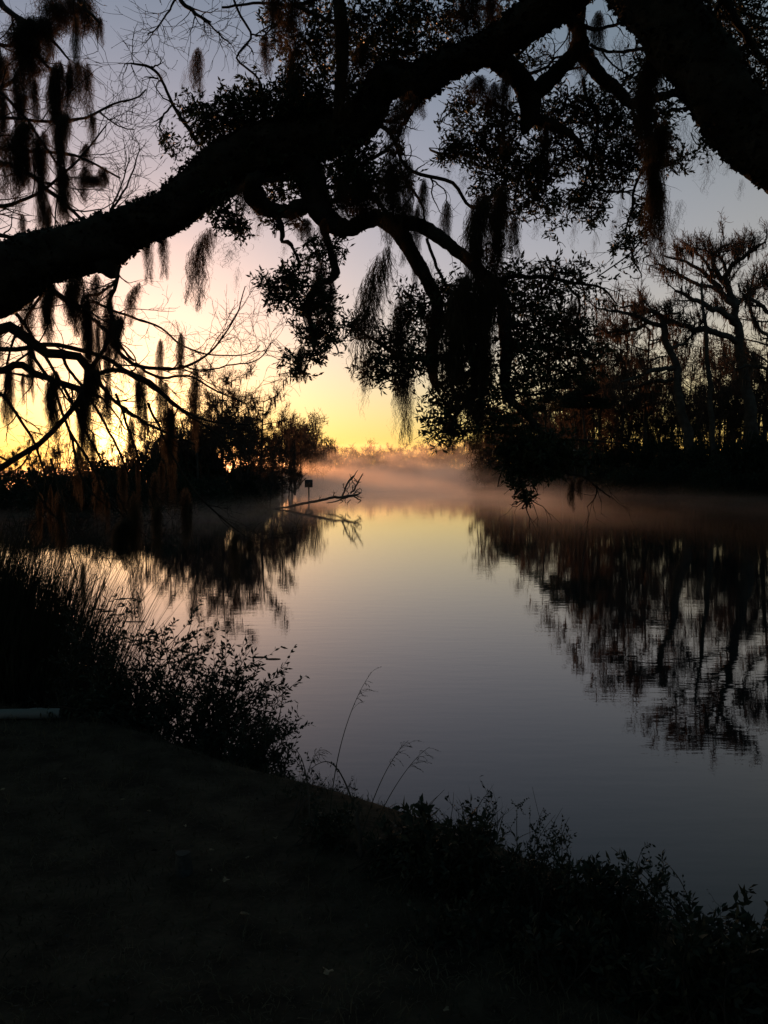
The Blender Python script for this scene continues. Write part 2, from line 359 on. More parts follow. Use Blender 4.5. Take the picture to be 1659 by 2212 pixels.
limb(g, [(1150, 250, 6.6, 12), (1180, 264, 6.6, 14), (1215, 278, 6.6, 10), (1238, 296, 6.6, 7), (1262, 310, 6.6, 3)], n=26, k=10, seed=23, rough=.2)
put('limb', g, M_bark, oak, True)
put('bark_scales', bark_scales(*TRP, 5000, 72), M_bark, oak)
# hanging limb wrapped in moss at the top
g = G(); limb(g, [(725, -60, 6.0, 12), (736, 20, 6.0, 13), (741, 80, 6.0, 13), (737, 150, 6.0, 12), (732, 210, 6.0, 13), (730, 262, 6.1, 14)], n=50, k=12, seed=24, rough=.25); put('limb', g, M_bark, oak, True)
# smaller hand-placed branches
BR = [
 [(643, 14, 6.1, 5), (680, 29, 6.1, 4.5), (712, 44, 6.1, 5), (728, 52, 6.1, 6)],
 [(480, 16, 6.6, 2.5), (560, 6, 6.5, 3), (640, 12, 6.3, 4), (730, -20, 6.1, 5)],
 [(500, -15, 6.6, 2.4), (520, 35, 6.6, 2.6), (544, 74, 6.6, 2.4), (528, 100, 6.6, 2.4), (511, 125, 6.6, 2.2), (530, 145, 6.6, 2.2), (553, 163, 6.6, 2.4), (566, 188, 6.6, 2.2), (563, 222, 6.6, 2)],
 [(544, 74, 6.6, 2), (567, 79, 6.6, 1.5), (580, 84, 6.6, 1)],
 [(528, 95, 6.6, 1.6), (541, 103, 6.6, 1.4), (548, 118, 6.6, 1.2)],
 [(425, 305, 6.6, 5), (398, 262, 6.55, 4.2), (371, 221, 6.5, 3.5), (355, 185, 6.5, 3), (342, 160, 6.5, 3), (320, 143, 6.5, 3), (283, 137, 6.5, 2)],
 [(371, 228, 6.5, 2.2), (352, 250, 6.5, 2), (340, 260, 6.5, 1.5), (330, 264, 6.5, 1)],
 [(350, 252, 6.5, 1.6), (345, 275, 6.5, 1.4), (355, 295, 6.5, 1)],
 [(342, 170, 6.5, 2), (325, 167, 6.5, 1.6), (312, 166, 6.5, 1)],
 [(325, 146, 6.5, 2), (345, 138, 6.5, 1.5), (348, 124, 6.5, .8)],
 [(283, 137, 6.5, 1.6), (270, 138, 6.5, 1.2), (268, 146, 6.5, .8)],
 [(283, 140, 6.5, 1.4), (288, 152, 6.5, 1), (294, 165, 6.5, .6)],
 [(820, 268, 6.4, 5), (838, 282, 6.4, 5), (856, 283, 6.4, 5), (875, 262, 6.4, 5), (896, 226, 6.3, 5)],
 [(820, 262, 6.4, 4), (850, 262, 6.4, 4.5), (880, 240, 6.3, 5), (905, 218, 6.3, 5)],
 [(812, 268, 6.4, 4), (830, 240, 6.4, 4), (848, 205, 6.35, 4.5)],
 [(800, 345, 6.4, 4), (832, 325, 6.4, 4), (856, 305, 6.4, 4), (866, 280, 6.4, 4)],
 [(838, 280, 6.4, 4.5), (855, 310, 6.4, 4.5), (866, 345, 6.4, 4), (880, 364, 6.4, 4), (905, 376, 6.4, 4), (940, 384, 6.4, 4), (975, 393, 6.4, 4), (990, 410, 6.4, 3.8), (1005, 435, 6.4, 3.6), (1024, 450, 6.4, 3.6), (1042, 438, 6.4, 4), (1062, 420, 6.4, 5), (1085, 408, 6.4, 6), (1095, 380, 6.4, 6)],
 [(930, 385, 6.4, 1.8), (948, 400, 6.4, 1.6), (962, 415, 6.4, 1.3), (965, 440, 6.4, 1)],
 [(862, 370, 6.4, 3), (880, 395, 6.4, 3), (895, 415, 6.4, 3), (912, 446, 6.4, 2.4), (918, 480, 6.4, 2)],
 [(780, 395, 6.4, 7), (800, 420, 6.4, 7), (820, 440, 6.4, 5.5), (838, 457, 6.4, 3)],
 [(700, 405, 6.5, 4), (740, 408, 6.45, 5), (780, 405, 6.4, 5), (830, 385, 6.4, 4), (848, 362, 6.4, 3)],
 [(560, 395, 6.4, 5), (600, 386, 6.4, 5), (640, 385, 6.45, 6), (670, 372, 6.5, 7)],
 [(500, 425, 6.5, 4), (530, 398, 6.5, 4.5), (565, 382, 6.45, 5), (600, 350, 6.5, 6)],
 [(922, 515, 6.2, 3.5), (935, 555, 6.2, 3.5), (955, 600, 6.2, 3.2), (975, 630, 6.2, 2.6), (1010, 655, 6.2, 2)],
 [(1040, 108, 6.0, 5), (1100, 72, 6.1, 4), (1150, 60, 6.2, 4), (1200, 40, 6.3, 4)],
 [(980, 125, 6.1, 5), (1020, 92, 6.1, 5), (1070, 84, 6.1, 5), (1120, 75, 6.0, 5)],
 [(1055, -20, 6.2, 4), (1062, 30, 6.2, 4), (1072, 60, 6.2, 3.5), (1066, 100, 6.2, 3)],
 [(995, -20, 6.1, 3), (1003, 30, 6.1, 3), (1010, 75, 6.1, 2.5)],
 [(945, 165, 6.2, 8), (985, 160, 6.3, 6), (1010, 150, 6.3, 5), (1040, 135, 6.3, 5)],
 [(1190, -20, 6.4, 8), (1205, 22, 6.4, 8), (1225, 45, 6.4, 8), (1248, 66, 6.5, 9), (1262, 100, 6.5, 10)],
 [(1200, 10, 6.4, 6), (1235, 35, 6.4, 5), (1265, 60, 6.4, 5), (1288, 66, 6.4, 4), (1320, 56, 6.4, 3.5), (1368, 44, 6.2, 3.5)],
 [(1275, 96, 6.5, 4), (1300, 108, 6.5, 3.5), (1335, 112, 6.4, 3), (1385, 105, 6.2, 4)],
 [(1300, 110, 6.5, 2.2), (1318, 135, 6.5, 2), (1345, 155, 6.4, 1.8), (1372, 168, 6.3, 1.8), (1400, 170, 6.2, 2)],
 [(1090, 165, 6.5, 4), (1105, 140, 6.6, 4), (1130, 110, 6.6, 3), (1148, 85, 6.6, 2.5)],
 [(1110, 150, 6.6, 4), (1140, 158, 6.6, 4), (1175, 148, 6.6, 3), (1200, 125, 6.6, 2.5), (1220, 120, 6.6, 2)],
 [(1230, 120, 6.6, 5), (1205, 138, 6.6, 4), (1170, 150, 6.6, 2)],
 [(1190, 158, 6.6, 4), (1225, 150, 6.7, 3), (1255, 145, 6.7, 2.2)],
 [(1405, 212, 6.6, 4), (1402, 180, 6.6, 4), (1400, 150, 6.5, 4), (1405, 110, 6.3, 4)],
 [(1260, 172, 6.7, 4), (1268, 215, 6.7, 4), (1292, 260, 6.7, 4), (1278, 330, 6.7, 3), (1262, 400, 6.7, 2.5)],
 [(1238, 296, 6.7, 5), (1262, 330, 6.7, 4), (1285, 370, 6.7, 3), (1270, 420, 6.7, 2.5), (1240, 455, 6.7, 2)],
 [(1180, 270, 6.7, 4), (1178, 320, 6.7, 4), (1160, 345, 6.7, 4), (1138, 360, 6.7, 3), (1120, 390, 6.7, 3), (1110, 440, 6.7, 2.5)],
 [(1412, 245, 6.6, 4), (1418, 300, 6.7, 3.5), (1400, 350, 6.7, 3), (1372, 400, 6.7, 3), (1365, 450, 6.7, 2.5), (1350, 500, 6.7, 2)],
 [(1415, 300, 6.7, 3), (1432, 350, 6.7, 3), (1405, 400, 6.7, 2.5), (1410, 470, 6.7, 2.2), (1385, 520, 6.7, 2), (1352, 555, 6.7, 1.6), (1290, 598, 6.7, 1.4)],
 [(1250, 395, 6.7, 2.6), (1285, 405, 6.7, 2.6), (1320, 415, 6.7, 2.6), (1372, 412, 6.7, 2)],
 [(1488, 232, 6.6, 3), (1460, 238, 6.6, 2.5), (1430, 245, 6.6, 2.5), (1405, 240, 6.6, 2)],
 [(1086, 606, 6.2, 7), (1110, 596, 6.2, 5), (1143, 597, 6.2, 5), (1170, 598, 6.2, 4.5), (1200, 602, 6.2, 4.2), (1230, 610, 6.2, 3.6), (1262, 613, 6.2, 3), (1300, 622, 6.2, 2.6), (1325, 648, 6.2, 1.8), (1335, 665, 6.2, 1)],
 [(1215, 606, 6.2, 3), (1236, 628, 6.2, 3), (1252, 650, 6.2, 3), (1246, 690, 6.2, 3), (1226, 716, 6.2, 2)],
 [(1088, 700, 6.2, 7), (1120, 704, 6.2, 5), (1150, 712, 6.2, 4), (1180, 728, 6.2, 3), (1215, 745, 6.2, 2)],
 [(1090, 740, 6.2, 6), (1130, 760, 6.2, 5), (1180, 790, 6.2, 4), (1230, 810, 6.2, 3), (1262, 850, 6.2, 2)],
 [(1092, 840, 6.2, 5), (1130, 852, 6.2, 4), (1170, 850, 6.2, 3), (1200, 842, 6.2, 2)],
 [(935, 770, 6.3, 5), (900, 778, 6.3, 5), (860, 770, 6.3, 4), (820, 745, 6.3, 3), (780, 715, 6.3, 2.4), (750, 700, 6.3, 2)],
 [(1045, 700, 6.2, 9), (1035, 780, 6.2, 8), (1020, 850, 6.2, 6), (1000, 878, 6.2, 4), (980, 905, 6.2, 3), (975, 930, 6.2, 2)],
 [(1000, 600, 6.1, 12), (1008, 680, 6.1, 14), (1020, 760, 6.1, 12), (1030, 830, 6.1, 8)],
 [(1223, 1022, 6.2, 3), (1262, 1030, 6.2, 2.4), (1290, 1052, 6.2, 2), (1318, 1075, 6.2, 1.2)],
 [(1204, 980, 6.2, 3), (1170, 1000, 6.2, 2.4), (1140, 1020, 6.2, 2), (1120, 1030, 6.2, 1.6)],
 [(1290, 1052, 6.2, 1.6), (1285, 1075, 6.2, 1.3), (1268, 1095, 6.2, .9)],
 [(1180, 955, 6.2, 3), (1240, 950, 6.2, 2.4), (1310, 955, 6.2, 2), (1370, 960, 6.2, 1.5)],
 [(1120, 1020, 6.2, 3), (1130, 1060, 6.2, 3), (1138, 1096, 6.2, 2.5)],
 [(660, 680, 6.5, 4), (630, 655, 6.5, 3), (600, 640, 6.5, 2.4), (575, 625, 6.5, 1.6)],
 [(690, 615, 6.5, 3), (650, 618, 6.5, 2.6), (615, 600, 6.5, 2)],
 [(1420, 150, 5.2, 6), (1400, 210, 5.6, 5), (1412, 260, 5.8, 5)],
 [(1500, -60, 6.4, 10), (1560, -10, 6.5, 9), (1600, 60, 6.6, 8), (1640, 120, 6.7, 7), (1700, 170, 6.8, 6)],
 [(1560, -10, 6.5, 6), (1540, 30, 6.6, 5), (1500, 60, 6.7, 3)],
 [(1700, 60, 6.8, 5), (1650, 40, 6.8, 4), (1610, 30, 6.8, 3), (1570, 15, 6.8, 2)],
]
gb = G(); tws = []
for i, b in enumerate(BR):
    P, Rr = trace(b, 22, jit=.35, seed=i); tubes(gb, P, Rr, 7); tws.append((P, Rr))
P = np.array([a for a, _ in tws]); Rr = np.array([b for _, b in tws])
S, D, r_, ft, par = spawn(P, Rr, 4, .25, .98, 48, 18, rg=rng)
P2, R2 = grow(S, D, rng.uniform(.12, .38, len(S)), np.clip(r_ * .5, .002, .006), 8, .28, (0, 0, -.02)); tubes(gb, P2, R2, 4)
S, D, r_, ft, par = spawn(P2, R2, 2, .3, .95, 45, 18, rg=rng)
P3, R3 = grow(S, D, rng.uniform(.06, .2, len(S)), np.full(len(S), .002), 5, .3); tubes(gb, P3, R3, 3)
put('branches', gb, M_bark, oak)

crowns = [
 ('upper', [  # on top of the great limb
  (540, 252, 80, 32, 6.55, .35, 130), (640, 242, 85, 36, 6.5, .35, 170), (470, 262, 45, 32, 6.55, .3, 60), (430, 245, 28, 26, 6.5, .2, 26), (500, 225, 30, 24, 6.5, .2, 26), (560, 205, 34, 30, 6.6, .25, 26), (640, 195, 50, 30, 6.6, .3, 60), (690, 215, 40, 40, 6.5, .3, 60), (760, 235, 40, 40, 6.4, .3, 60), (440, 290, 35, 25, 6.55, .3, 40), (350, 300, 18, 12, 6.5, .12, 7), (372, 318, 14, 10, 6.5, .1, 6), (372, 332, 10, 8, 6.5, .08, 4), (395, 235, 18, 20, 6.5, .12, 8)]),
 ('top', [
  (600, 55, 36, 40, 6.6, .3, 46), (640, 110, 50, 45, 6.6, .35, 80), (700, 95, 50, 55, 6.5, .35, 85), (615, 20, 30, 28, 6.6, .3, 28), (690, 30, 60, 30, 6.5, .3, 60), (780, 60, 50, 60, 6.5, .4, 120), (845, 60, 60, 60, 6.4, .4, 170), (900, 30, 60, 38, 6.4, .4, 100), (960, 40, 50, 40, 6.4, .35, 70), (870, 125, 60, 36, 6.4, .35, 110), (790, 140, 40, 55, 6.4, .3, 80), (960, 110, 45, 36, 6.4, .3, 60), (1000, 118, 40, 25, 6.3, .3, 30), (745, 200, 30, 40, 6.4, .25, 40), (1060, 60, 40, 50, 6.6, .3, 36), (700, 160, 30, 50, 6.6, .3, 36)]),
 ('inner', [
  (490, 455, 36, 45, 6.6, .3, 60), (520, 490, 22, 22, 6.6, .2, 22), (560, 360, 60, 26, 6.6, .3, 60), (620, 355, 60, 30, 6.6, .3, 80), (650, 400, 45, 30, 6.6, .3, 60), (600, 420, 30, 20, 6.6, .2, 26), (760, 350, 60, 40, 6.5, .35, 110), (790, 400, 50, 40, 6.5, .35, 80), (730, 400, 40, 50, 6.5, .3, 60), (850, 340, 30, 40, 6.5, .25, 26), (860, 390, 30, 24, 6.5, .2, 20), (590, 478, 20, 12, 6.45, .15, 12), (770, 440, 60, 26, 6.5, .3, 30), (640, 470, 26, 14, 6.5, .2, 12)]),
 ('hanging', [
  (600, 615, 46, 24, 6.5, .25, 46), (640, 600, 36, 36, 6.5, .25, 42), (685, 545, 40, 36, 6.5, .25, 40), (725, 540, 16, 30, 6.5, .15, 14), (660, 655, 50, 30, 6.5, .25, 50), (600, 650, 26, 12, 6.5, .2, 12), (700, 640, 36, 30, 6.5, .2, 30), (690, 705, 46, 32, 6.5, .25, 50), (655, 720, 26, 20, 6.5, .2, 16), (650, 780, 40, 16, 6.5, .2, 24), (640, 800, 20, 12, 6.5, .15, 10), (765, 700, 40, 24, 6.4, .2, 26), (720, 740, 30, 20, 6.4, .2, 14), (690, 760, 30, 20, 6.5, .2, 16)]),
 ('middle', [
  (880, 640, 40, 22, 6.3, .2, 30), (905, 670, 36, 36, 6.3, .3, 50), (860, 740, 60, 44, 6.3, .35, 100), (820, 780, 44, 40, 6.3, .3, 70), (850, 820, 36, 24, 6.3, .25, 34), (900, 780, 50, 45, 6.3, .35, 100), (960, 620, 36, 30, 6.3, .25, 40), (985, 700, 60, 90, 6.35, .4, 210), (1000, 800, 60, 60, 6.35, .4, 150), (1040, 640, 50, 50, 6.35, .35, 100), (930, 690, 40, 50, 6.35, .3, 60), (960, 860, 50, 36, 6.3, .3, 70), (1010, 870, 50, 40, 6.3, .3, 80), (950, 905, 46, 18, 6.25, .25, 40), (985, 925, 60, 26, 6.25, .3, 60), (930, 932, 24, 16, 6.25, .15, 12), (960, 945, 24, 12, 6.25, .15, 12)]),
 ('outer', [
  (1110, 600, 40, 40, 6.3, .3, 60), (1130, 660, 60, 50, 6.35, .4, 130), (1190, 590, 50, 22, 6.3, .25, 44), (1240, 585, 40, 20, 6.2, .2, 26), (1180, 630, 45, 24, 6.3, .25, 44), (1190, 690, 60, 44, 6.35, .35, 110), (1130, 740, 60, 60, 6.35, .4, 170), (1200, 760, 60, 40, 6.35, .35, 110), (1250, 720, 30, 60, 6.35, .3, 60), (1150, 820, 60, 44, 6.3, .35, 110), (1110, 850, 50, 44, 6.3, .3, 80), (1080, 900, 56, 30, 6.25, .3, 60), (1050, 830, 40, 50, 6.3, .3, 70), (1230, 800, 50, 26, 6.3, .25, 50), (1060, 930, 40, 20, 6.25, .2, 22), (1060, 560, 30, 40, 6.3, .3, 30), (1290, 600, 36, 16, 6.2, .15, 12), (1260, 640, 50, 26, 6.3, .25, 24), (1275, 770, 30, 30, 6.35, .25, 28)]),
 ('low', [
  (1120, 955, 34, 18, 6.2, .2, 34), (1150, 975, 44, 34, 6.2, .25, 80), (1100, 985, 22, 26, 6.2, .15, 24), (1160, 1010, 44, 24, 6.2, .2, 60), (1110, 1015, 26, 22, 6.2, .15, 26), (1190, 960, 40, 24, 6.2, .2, 40), (1128, 1050, 13, 20, 6.2, .08, 12), (1140, 1078, 12, 12, 6.2, .06, 8), (1112, 1042, 12, 8, 6.2, .06, 5), (1240, 990, 50, 26, 6.2, .25, 44), (1180, 1030, 16, 8, 6.2, .08, 6)]),
 ('gap', [
  (1000, 215, 36, 26, 6.8, .25, 20), (985, 240, 30, 20, 6.8, .2, 16), (1050, 260, 60, 44, 6.8, .35, 70), (990, 310, 40, 26, 6.8, .25, 44), (960, 338, 26, 18, 6.8, .15, 20), (1040, 320, 60, 40, 6.8, .35, 90), (1090, 290, 50, 50, 6.8, .35, 90), (1070, 380, 50, 40, 6.8, .35, 60), (1120, 350, 60, 40, 6.8, .35, 90), (1060, 420, 40, 20, 6.8, .25, 26), (1150, 420, 50, 36, 6.8, .3, 70), (1160, 380, 50, 30, 6.8, .3, 70), (1110, 460, 40, 20, 6.8, .2, 26), (1190, 450, 40, 26, 6.8, .25, 30)]),
 ('beyond', [
  (1110, 100, 40, 36, 6.9, .3, 30), (1130, 130, 50, 26, 6.9, .3, 30), (1090, 40, 40, 40, 6.9, .3, 30), (1170, 240, 50, 40, 6.9, .3, 60), (1220, 220, 50, 40, 6.9, .35, 60), (1200, 310, 60, 44, 6.9, .35, 90), (1260, 250, 50, 40, 6.9, .35, 70), (1250, 330, 50, 40, 6.9, .35, 70), (1300, 210, 44, 40, 6.9, .3, 40), (1320, 270, 50, 40, 6.9, .35, 80), (1310, 340, 50, 40, 6.9, .35, 80), (1280, 400, 40, 30, 6.9, .3, 36), (1240, 440, 40, 24, 6.9, .3, 36), (1290, 450, 24, 14, 6.9, .2, 14), (1370, 280, 50, 44, 6.9, .35, 90), (1370, 350, 56, 30, 6.9, .35, 80), (1410, 320, 36, 30, 6.9, .3, 44), (1460, 355, 26, 20, 6.7, .2, 26), (1345, 190, 36, 26, 6.9, .3, 26), (1380, 140, 26, 50, 6.6, .2, 20), (1430, 290, 30, 60, 6.8, .25, 36), (1340, 395, 36, 16, 6.9, .2, 18)]),
 ('tips', [
  (1395, 440, 26, 16, 6.7, .12, 16), (1375, 470, 20, 16, 6.7, .12, 12), (1355, 520, 20, 14, 6.7, .1, 16), (1335, 535, 12, 10, 6.7, .08, 8), (1395, 490, 16, 24, 6.7, .1, 12), (1360, 560, 18, 10, 6.7, .1, 8), (1280, 470, 22, 16, 6.8, .15, 12), (1200, 500, 18, 10, 6.8, .1, 6), (1255, 420, 20, 20, 6.8, .15, 14)]),
 ('corner', [
  (1490, 60, 36, 40, 6.9, .3, 26), (1560, 40, 50, 40, 6.9, .35, 70), (1620, 80, 50, 60, 6.9, .4, 90), (1600, 10, 60, 30, 6.9, .4, 60), (1650, 180, 36, 60, 6.9, .4, 80), (1640, 260, 20, 40, 6.9, .3, 30), (1600, 130, 30, 44, 6.9, .3, 36), (1500, -10, 60, 30, 6.9, .3, 40), (1530, 300, 14, 30, 5.4, .1, 10), (1570, 330, 10, 12, 5.2, .08, 6), (1420, 160, 18, 30, 5.6, .15, 12), (1450, 235, 20, 24, 5.6, .15, 14)]),
]
for i, (nm, bl) in enumerate(crowns):
    gl, gt = G(), G(); q_ = {'top': .75, 'outer': .68, 'middle': .68, 'gap': .95, 'beyond': .9}.get(nm, 1.15)
    leafy(gl, gt, [(a, b, c * 1.10, e * 1.10, d, f * 1.1, n * q_) for a, b, c, e, d, f, n in bl], 100 + i, ll=.048, lw=.0155)
    put('foliage', gl, M_leaf, oak); put('twigs', gt, M_twig, oak)
# the rest of the crown spreads overhead and behind, out of the frame
gl, gt = G(), G(); rg = np.random.default_rng(77); n = 5200
C = np.stack([rg.uniform(-9, 11, n), rg.uniform(-7, 7.5, n), rg.uniform(6.6, 9.5, n)], 1)
keep = C[:, 2] > 3 + .62 * np.maximum(C[:, 1], 0) + .6; C = C[keep]
leaves(gl, np.repeat(C, 9, 0) + rg.normal(size=(len(C) * 9, 3)) * .14, rg.normal(size=(len(C) * 9, 3)), .14, .05, rg=rg)
put('foliage', gl, M_leaf, oak)
gt = G(); base = np.array([3.0, 4.3, 4.9]); n = 14
ends = np.stack([rg.uniform(-8, 9, n), rg.uniform(-6, 3, n), rg.uniform(6.8, 8.6, n)], 1); t = np.linspace(0, 1, 16)[None, :, None]
P = base * (1 - t) + ends[:, None] * t + np.sin(np.pi * t) * rg.normal(size=(n, 1, 3)) * .6 + np.array([0, 0, 1.2]) * np.sin(np.pi * t)
tubes(gt, P, np.linspace(.16, .03, 16)[None] * np.ones((n, 1)), 8); put('limb', gt, M_bark, oak)
# little ferns rooted in the bark along the top of the limb
FE = [(300, 432, 'beside the broken stub'), (335, 412, 'low on the slope of the limb'), (372, 388, 'half way up the slope'), (398, 362, 'where the limb steepens'), (418, 340, 'just below the first leaves')]
for i, (vx, vy, wh) in enumerate(FE):
    g = G(); rg = np.random.default_rng(300 + i); n = 16; c = V(vx, vy + 6, 6.55)
    S = c + rg.normal(size=(n, 3)) * [.05, .04, .012]; D = rg.normal(size=(n, 3)) * .6 + [0, 0, 1]
    P, Rr = grow(S, D, rg.uniform(.03, .09, n), np.full(n, .0015), 7, .45, rg=rg); tubes(g, P, Rr, 3)
    B = P[:, 1:].reshape(-1, 3); leaves(g, B, rg.normal(size=B.shape), .018, .008, rg=rg)
    tag(put('fern', g, M_leaf), f'tiny curled fern growing on the great oak limb {wh}', 'fern', 'ferns on the oak limb')
# ------------------------------------------------------------------ spanish moss (each hanging beard is a thing)
def moss_mesh(name, seed, N=260, prof=None, core=.5, slen=(.12, .45), hw=.0017, curl=.5, lean=0.0, tails=3):
    """unit festoon: hangs from z=0 to z=-1; half width 1 at its widest = .1"""
    rg = np.random.default_rng(seed); n = 10
    nw = wob(seed, 6, 3.0)
    z0 = -rg.beta(1.0, 1.35, N) * .9; L = rg.uniform(*slen, N); L = np.minimum(L, 1.03 + z0)
    r0 = np.interp(-z0, prof[0], prof[1]) * .1; a = rg.uniform(0, 6.28, N); rr = r0 * .62 * rg.uniform(0, 1, N) ** core
    tl = rg.integers(0, tails, N); to = rg.uniform(-.055, .055, (tails, 2)); tb = rg.uniform(.45, 1.0, tails); tb[0] = 1.0
    z0 = z0 * tb[tl]; L = L * (.5 + .5 * tb[tl]); tw_ = 6 + 3 * tl
    ax = np.stack([nw(np.stack([z0, z0 * 0, z0 * 0], 1)) * .06 + lean * z0 + to[tl, 0] * np.sqrt(-z0) * 1.4 + .018 * np.sin(z0 * tw_ + tl), nw(np.stack([z0 * 0, z0, z0 * 0 + 2], 1)) * .05 + to[tl, 1] * np.sqrt(-z0), z0], 1)
    P = np.zeros((N, n, 3)); P[:, 0] = ax + np.stack([np.cos(a) * rr, np.sin(a) * rr, z0 * 0], 1)
    d = np.stack([np.cos(a) * .25, np.sin(a) * .25, -np.ones(N)], 1) + rg.normal(size=(N, 3)) * .25
    for i in range(1, n):
        d = nrm(d + rg.normal(size=(N, 3)) * curl * .8 + np.array([0, 0, -.45]))
        zc = -P[:, i - 1, 2]; lim = np.interp(np.clip(zc, 0, 1), prof[0], prof[1]) * .1
        q = P[:, i - 1, :2]; over = np.linalg.norm(q - ax[:, :2], axis=1) > lim * 1.0
        d[over, :2] -= nrm((q - ax[:, :2]))[over] * .22
        P[:, i] = P[:, i - 1] + d * (L / (n - 1))[:, None] * 1.12
    Wd = hw * np.interp(np.linspace(0, 1, n), [0, .15, .8, 1], [.6, 1.1, .9, .3])[None] * rg.uniform(.6, 1.3, (N, 1))
    g = G(); th = rg.uniform(0, np.pi, N); ribbons(g, P, Wd, np.stack([np.cos(th), np.sin(th), th * 0], 1))
    M = N * 6; par = rg.integers(0, N, M); k = rg.integers(2, n, M); S = P[par, k]       # curly side tendrils
    Q, _ = grow(S, rg.normal(size=(M, 3)) + [0, 0, -.4], rg.uniform(.015, .06, M) * np.array([1.]), np.full(M, 1.), 5, .7, (0, 0, -.1), rg=rg)
    th = rg.uniform(0, np.pi, M); ribbons(g, Q, np.full((M, 5), hw * .5), np.stack([np.cos(th), np.sin(th), th * 0], 1))
    return g.mesh(name, M_moss)
MP = {
 'beard': moss_mesh('moss_beard', 1, 620, ([0, .08, .35, .7, 1], [.35, .9, 1, .5, .08])),
 'long': moss_mesh('moss_long', 2, 620, ([0, .06, .3, .6, 1], [.3, .8, 1, .55, .06]), slen=(.1, .35), curl=.45),
 'rope': moss_mesh('moss_rope', 3, 560, ([0, .1, .5, .9, 1], [.5, .8, 1, .6, .1]), core=.8, slen=(.1, .3), curl=.4),
 'wisp': moss_mesh('moss_wisp', 4, 60, ([0, .1, .4, .8, 1], [.6, .8, .8, .4, .1]), slen=(.2, .6), curl=.6, hw=.0017),
 'skirt': moss_mesh('moss_skirt', 5, 760, ([0, .1, .4, .7, 1], [1, 1.1, .9, .7, .25]), slen=(.2, .6), curl=.5),
 'thick': moss_mesh('moss_thick', 6, 1500, ([0, .05, .3, .7, .9, 1], [.5, 1, 1, .75, .4, .08]), core=.45, slen=(.1, .4), curl=.45),
 'leaning': moss_mesh('moss_leaning', 7, 640, ([0, .06, .4, .7, 1], [.3, .7, 1, .6, .06]), slen=(.1, .35), curl=.45, lean=.22),
}
def moss(kind, vx, vy, ln, wd, d, label=None, group=None, rz=None, tilt=0.0):
    """hangs from (vx, vy); ln length and wd full width in frame px"""
    o = bpy.data.objects.new('spanish_moss', MP[kind]); sc.collection.objects.link(o)
    o.location = V(vx, vy, d); m = d / FPX; sx = wd * m / .2
    o.scale = (sx, sx, ln * m); o.rotation_euler = (0, tilt, rng.uniform(-.5, .5) if rz is None else rz)
    return tag(o, label or 'thin wisp of grey spanish moss hanging among the leafy oak branches', 'spanish moss', group or 'spanish moss hanging from the trees')
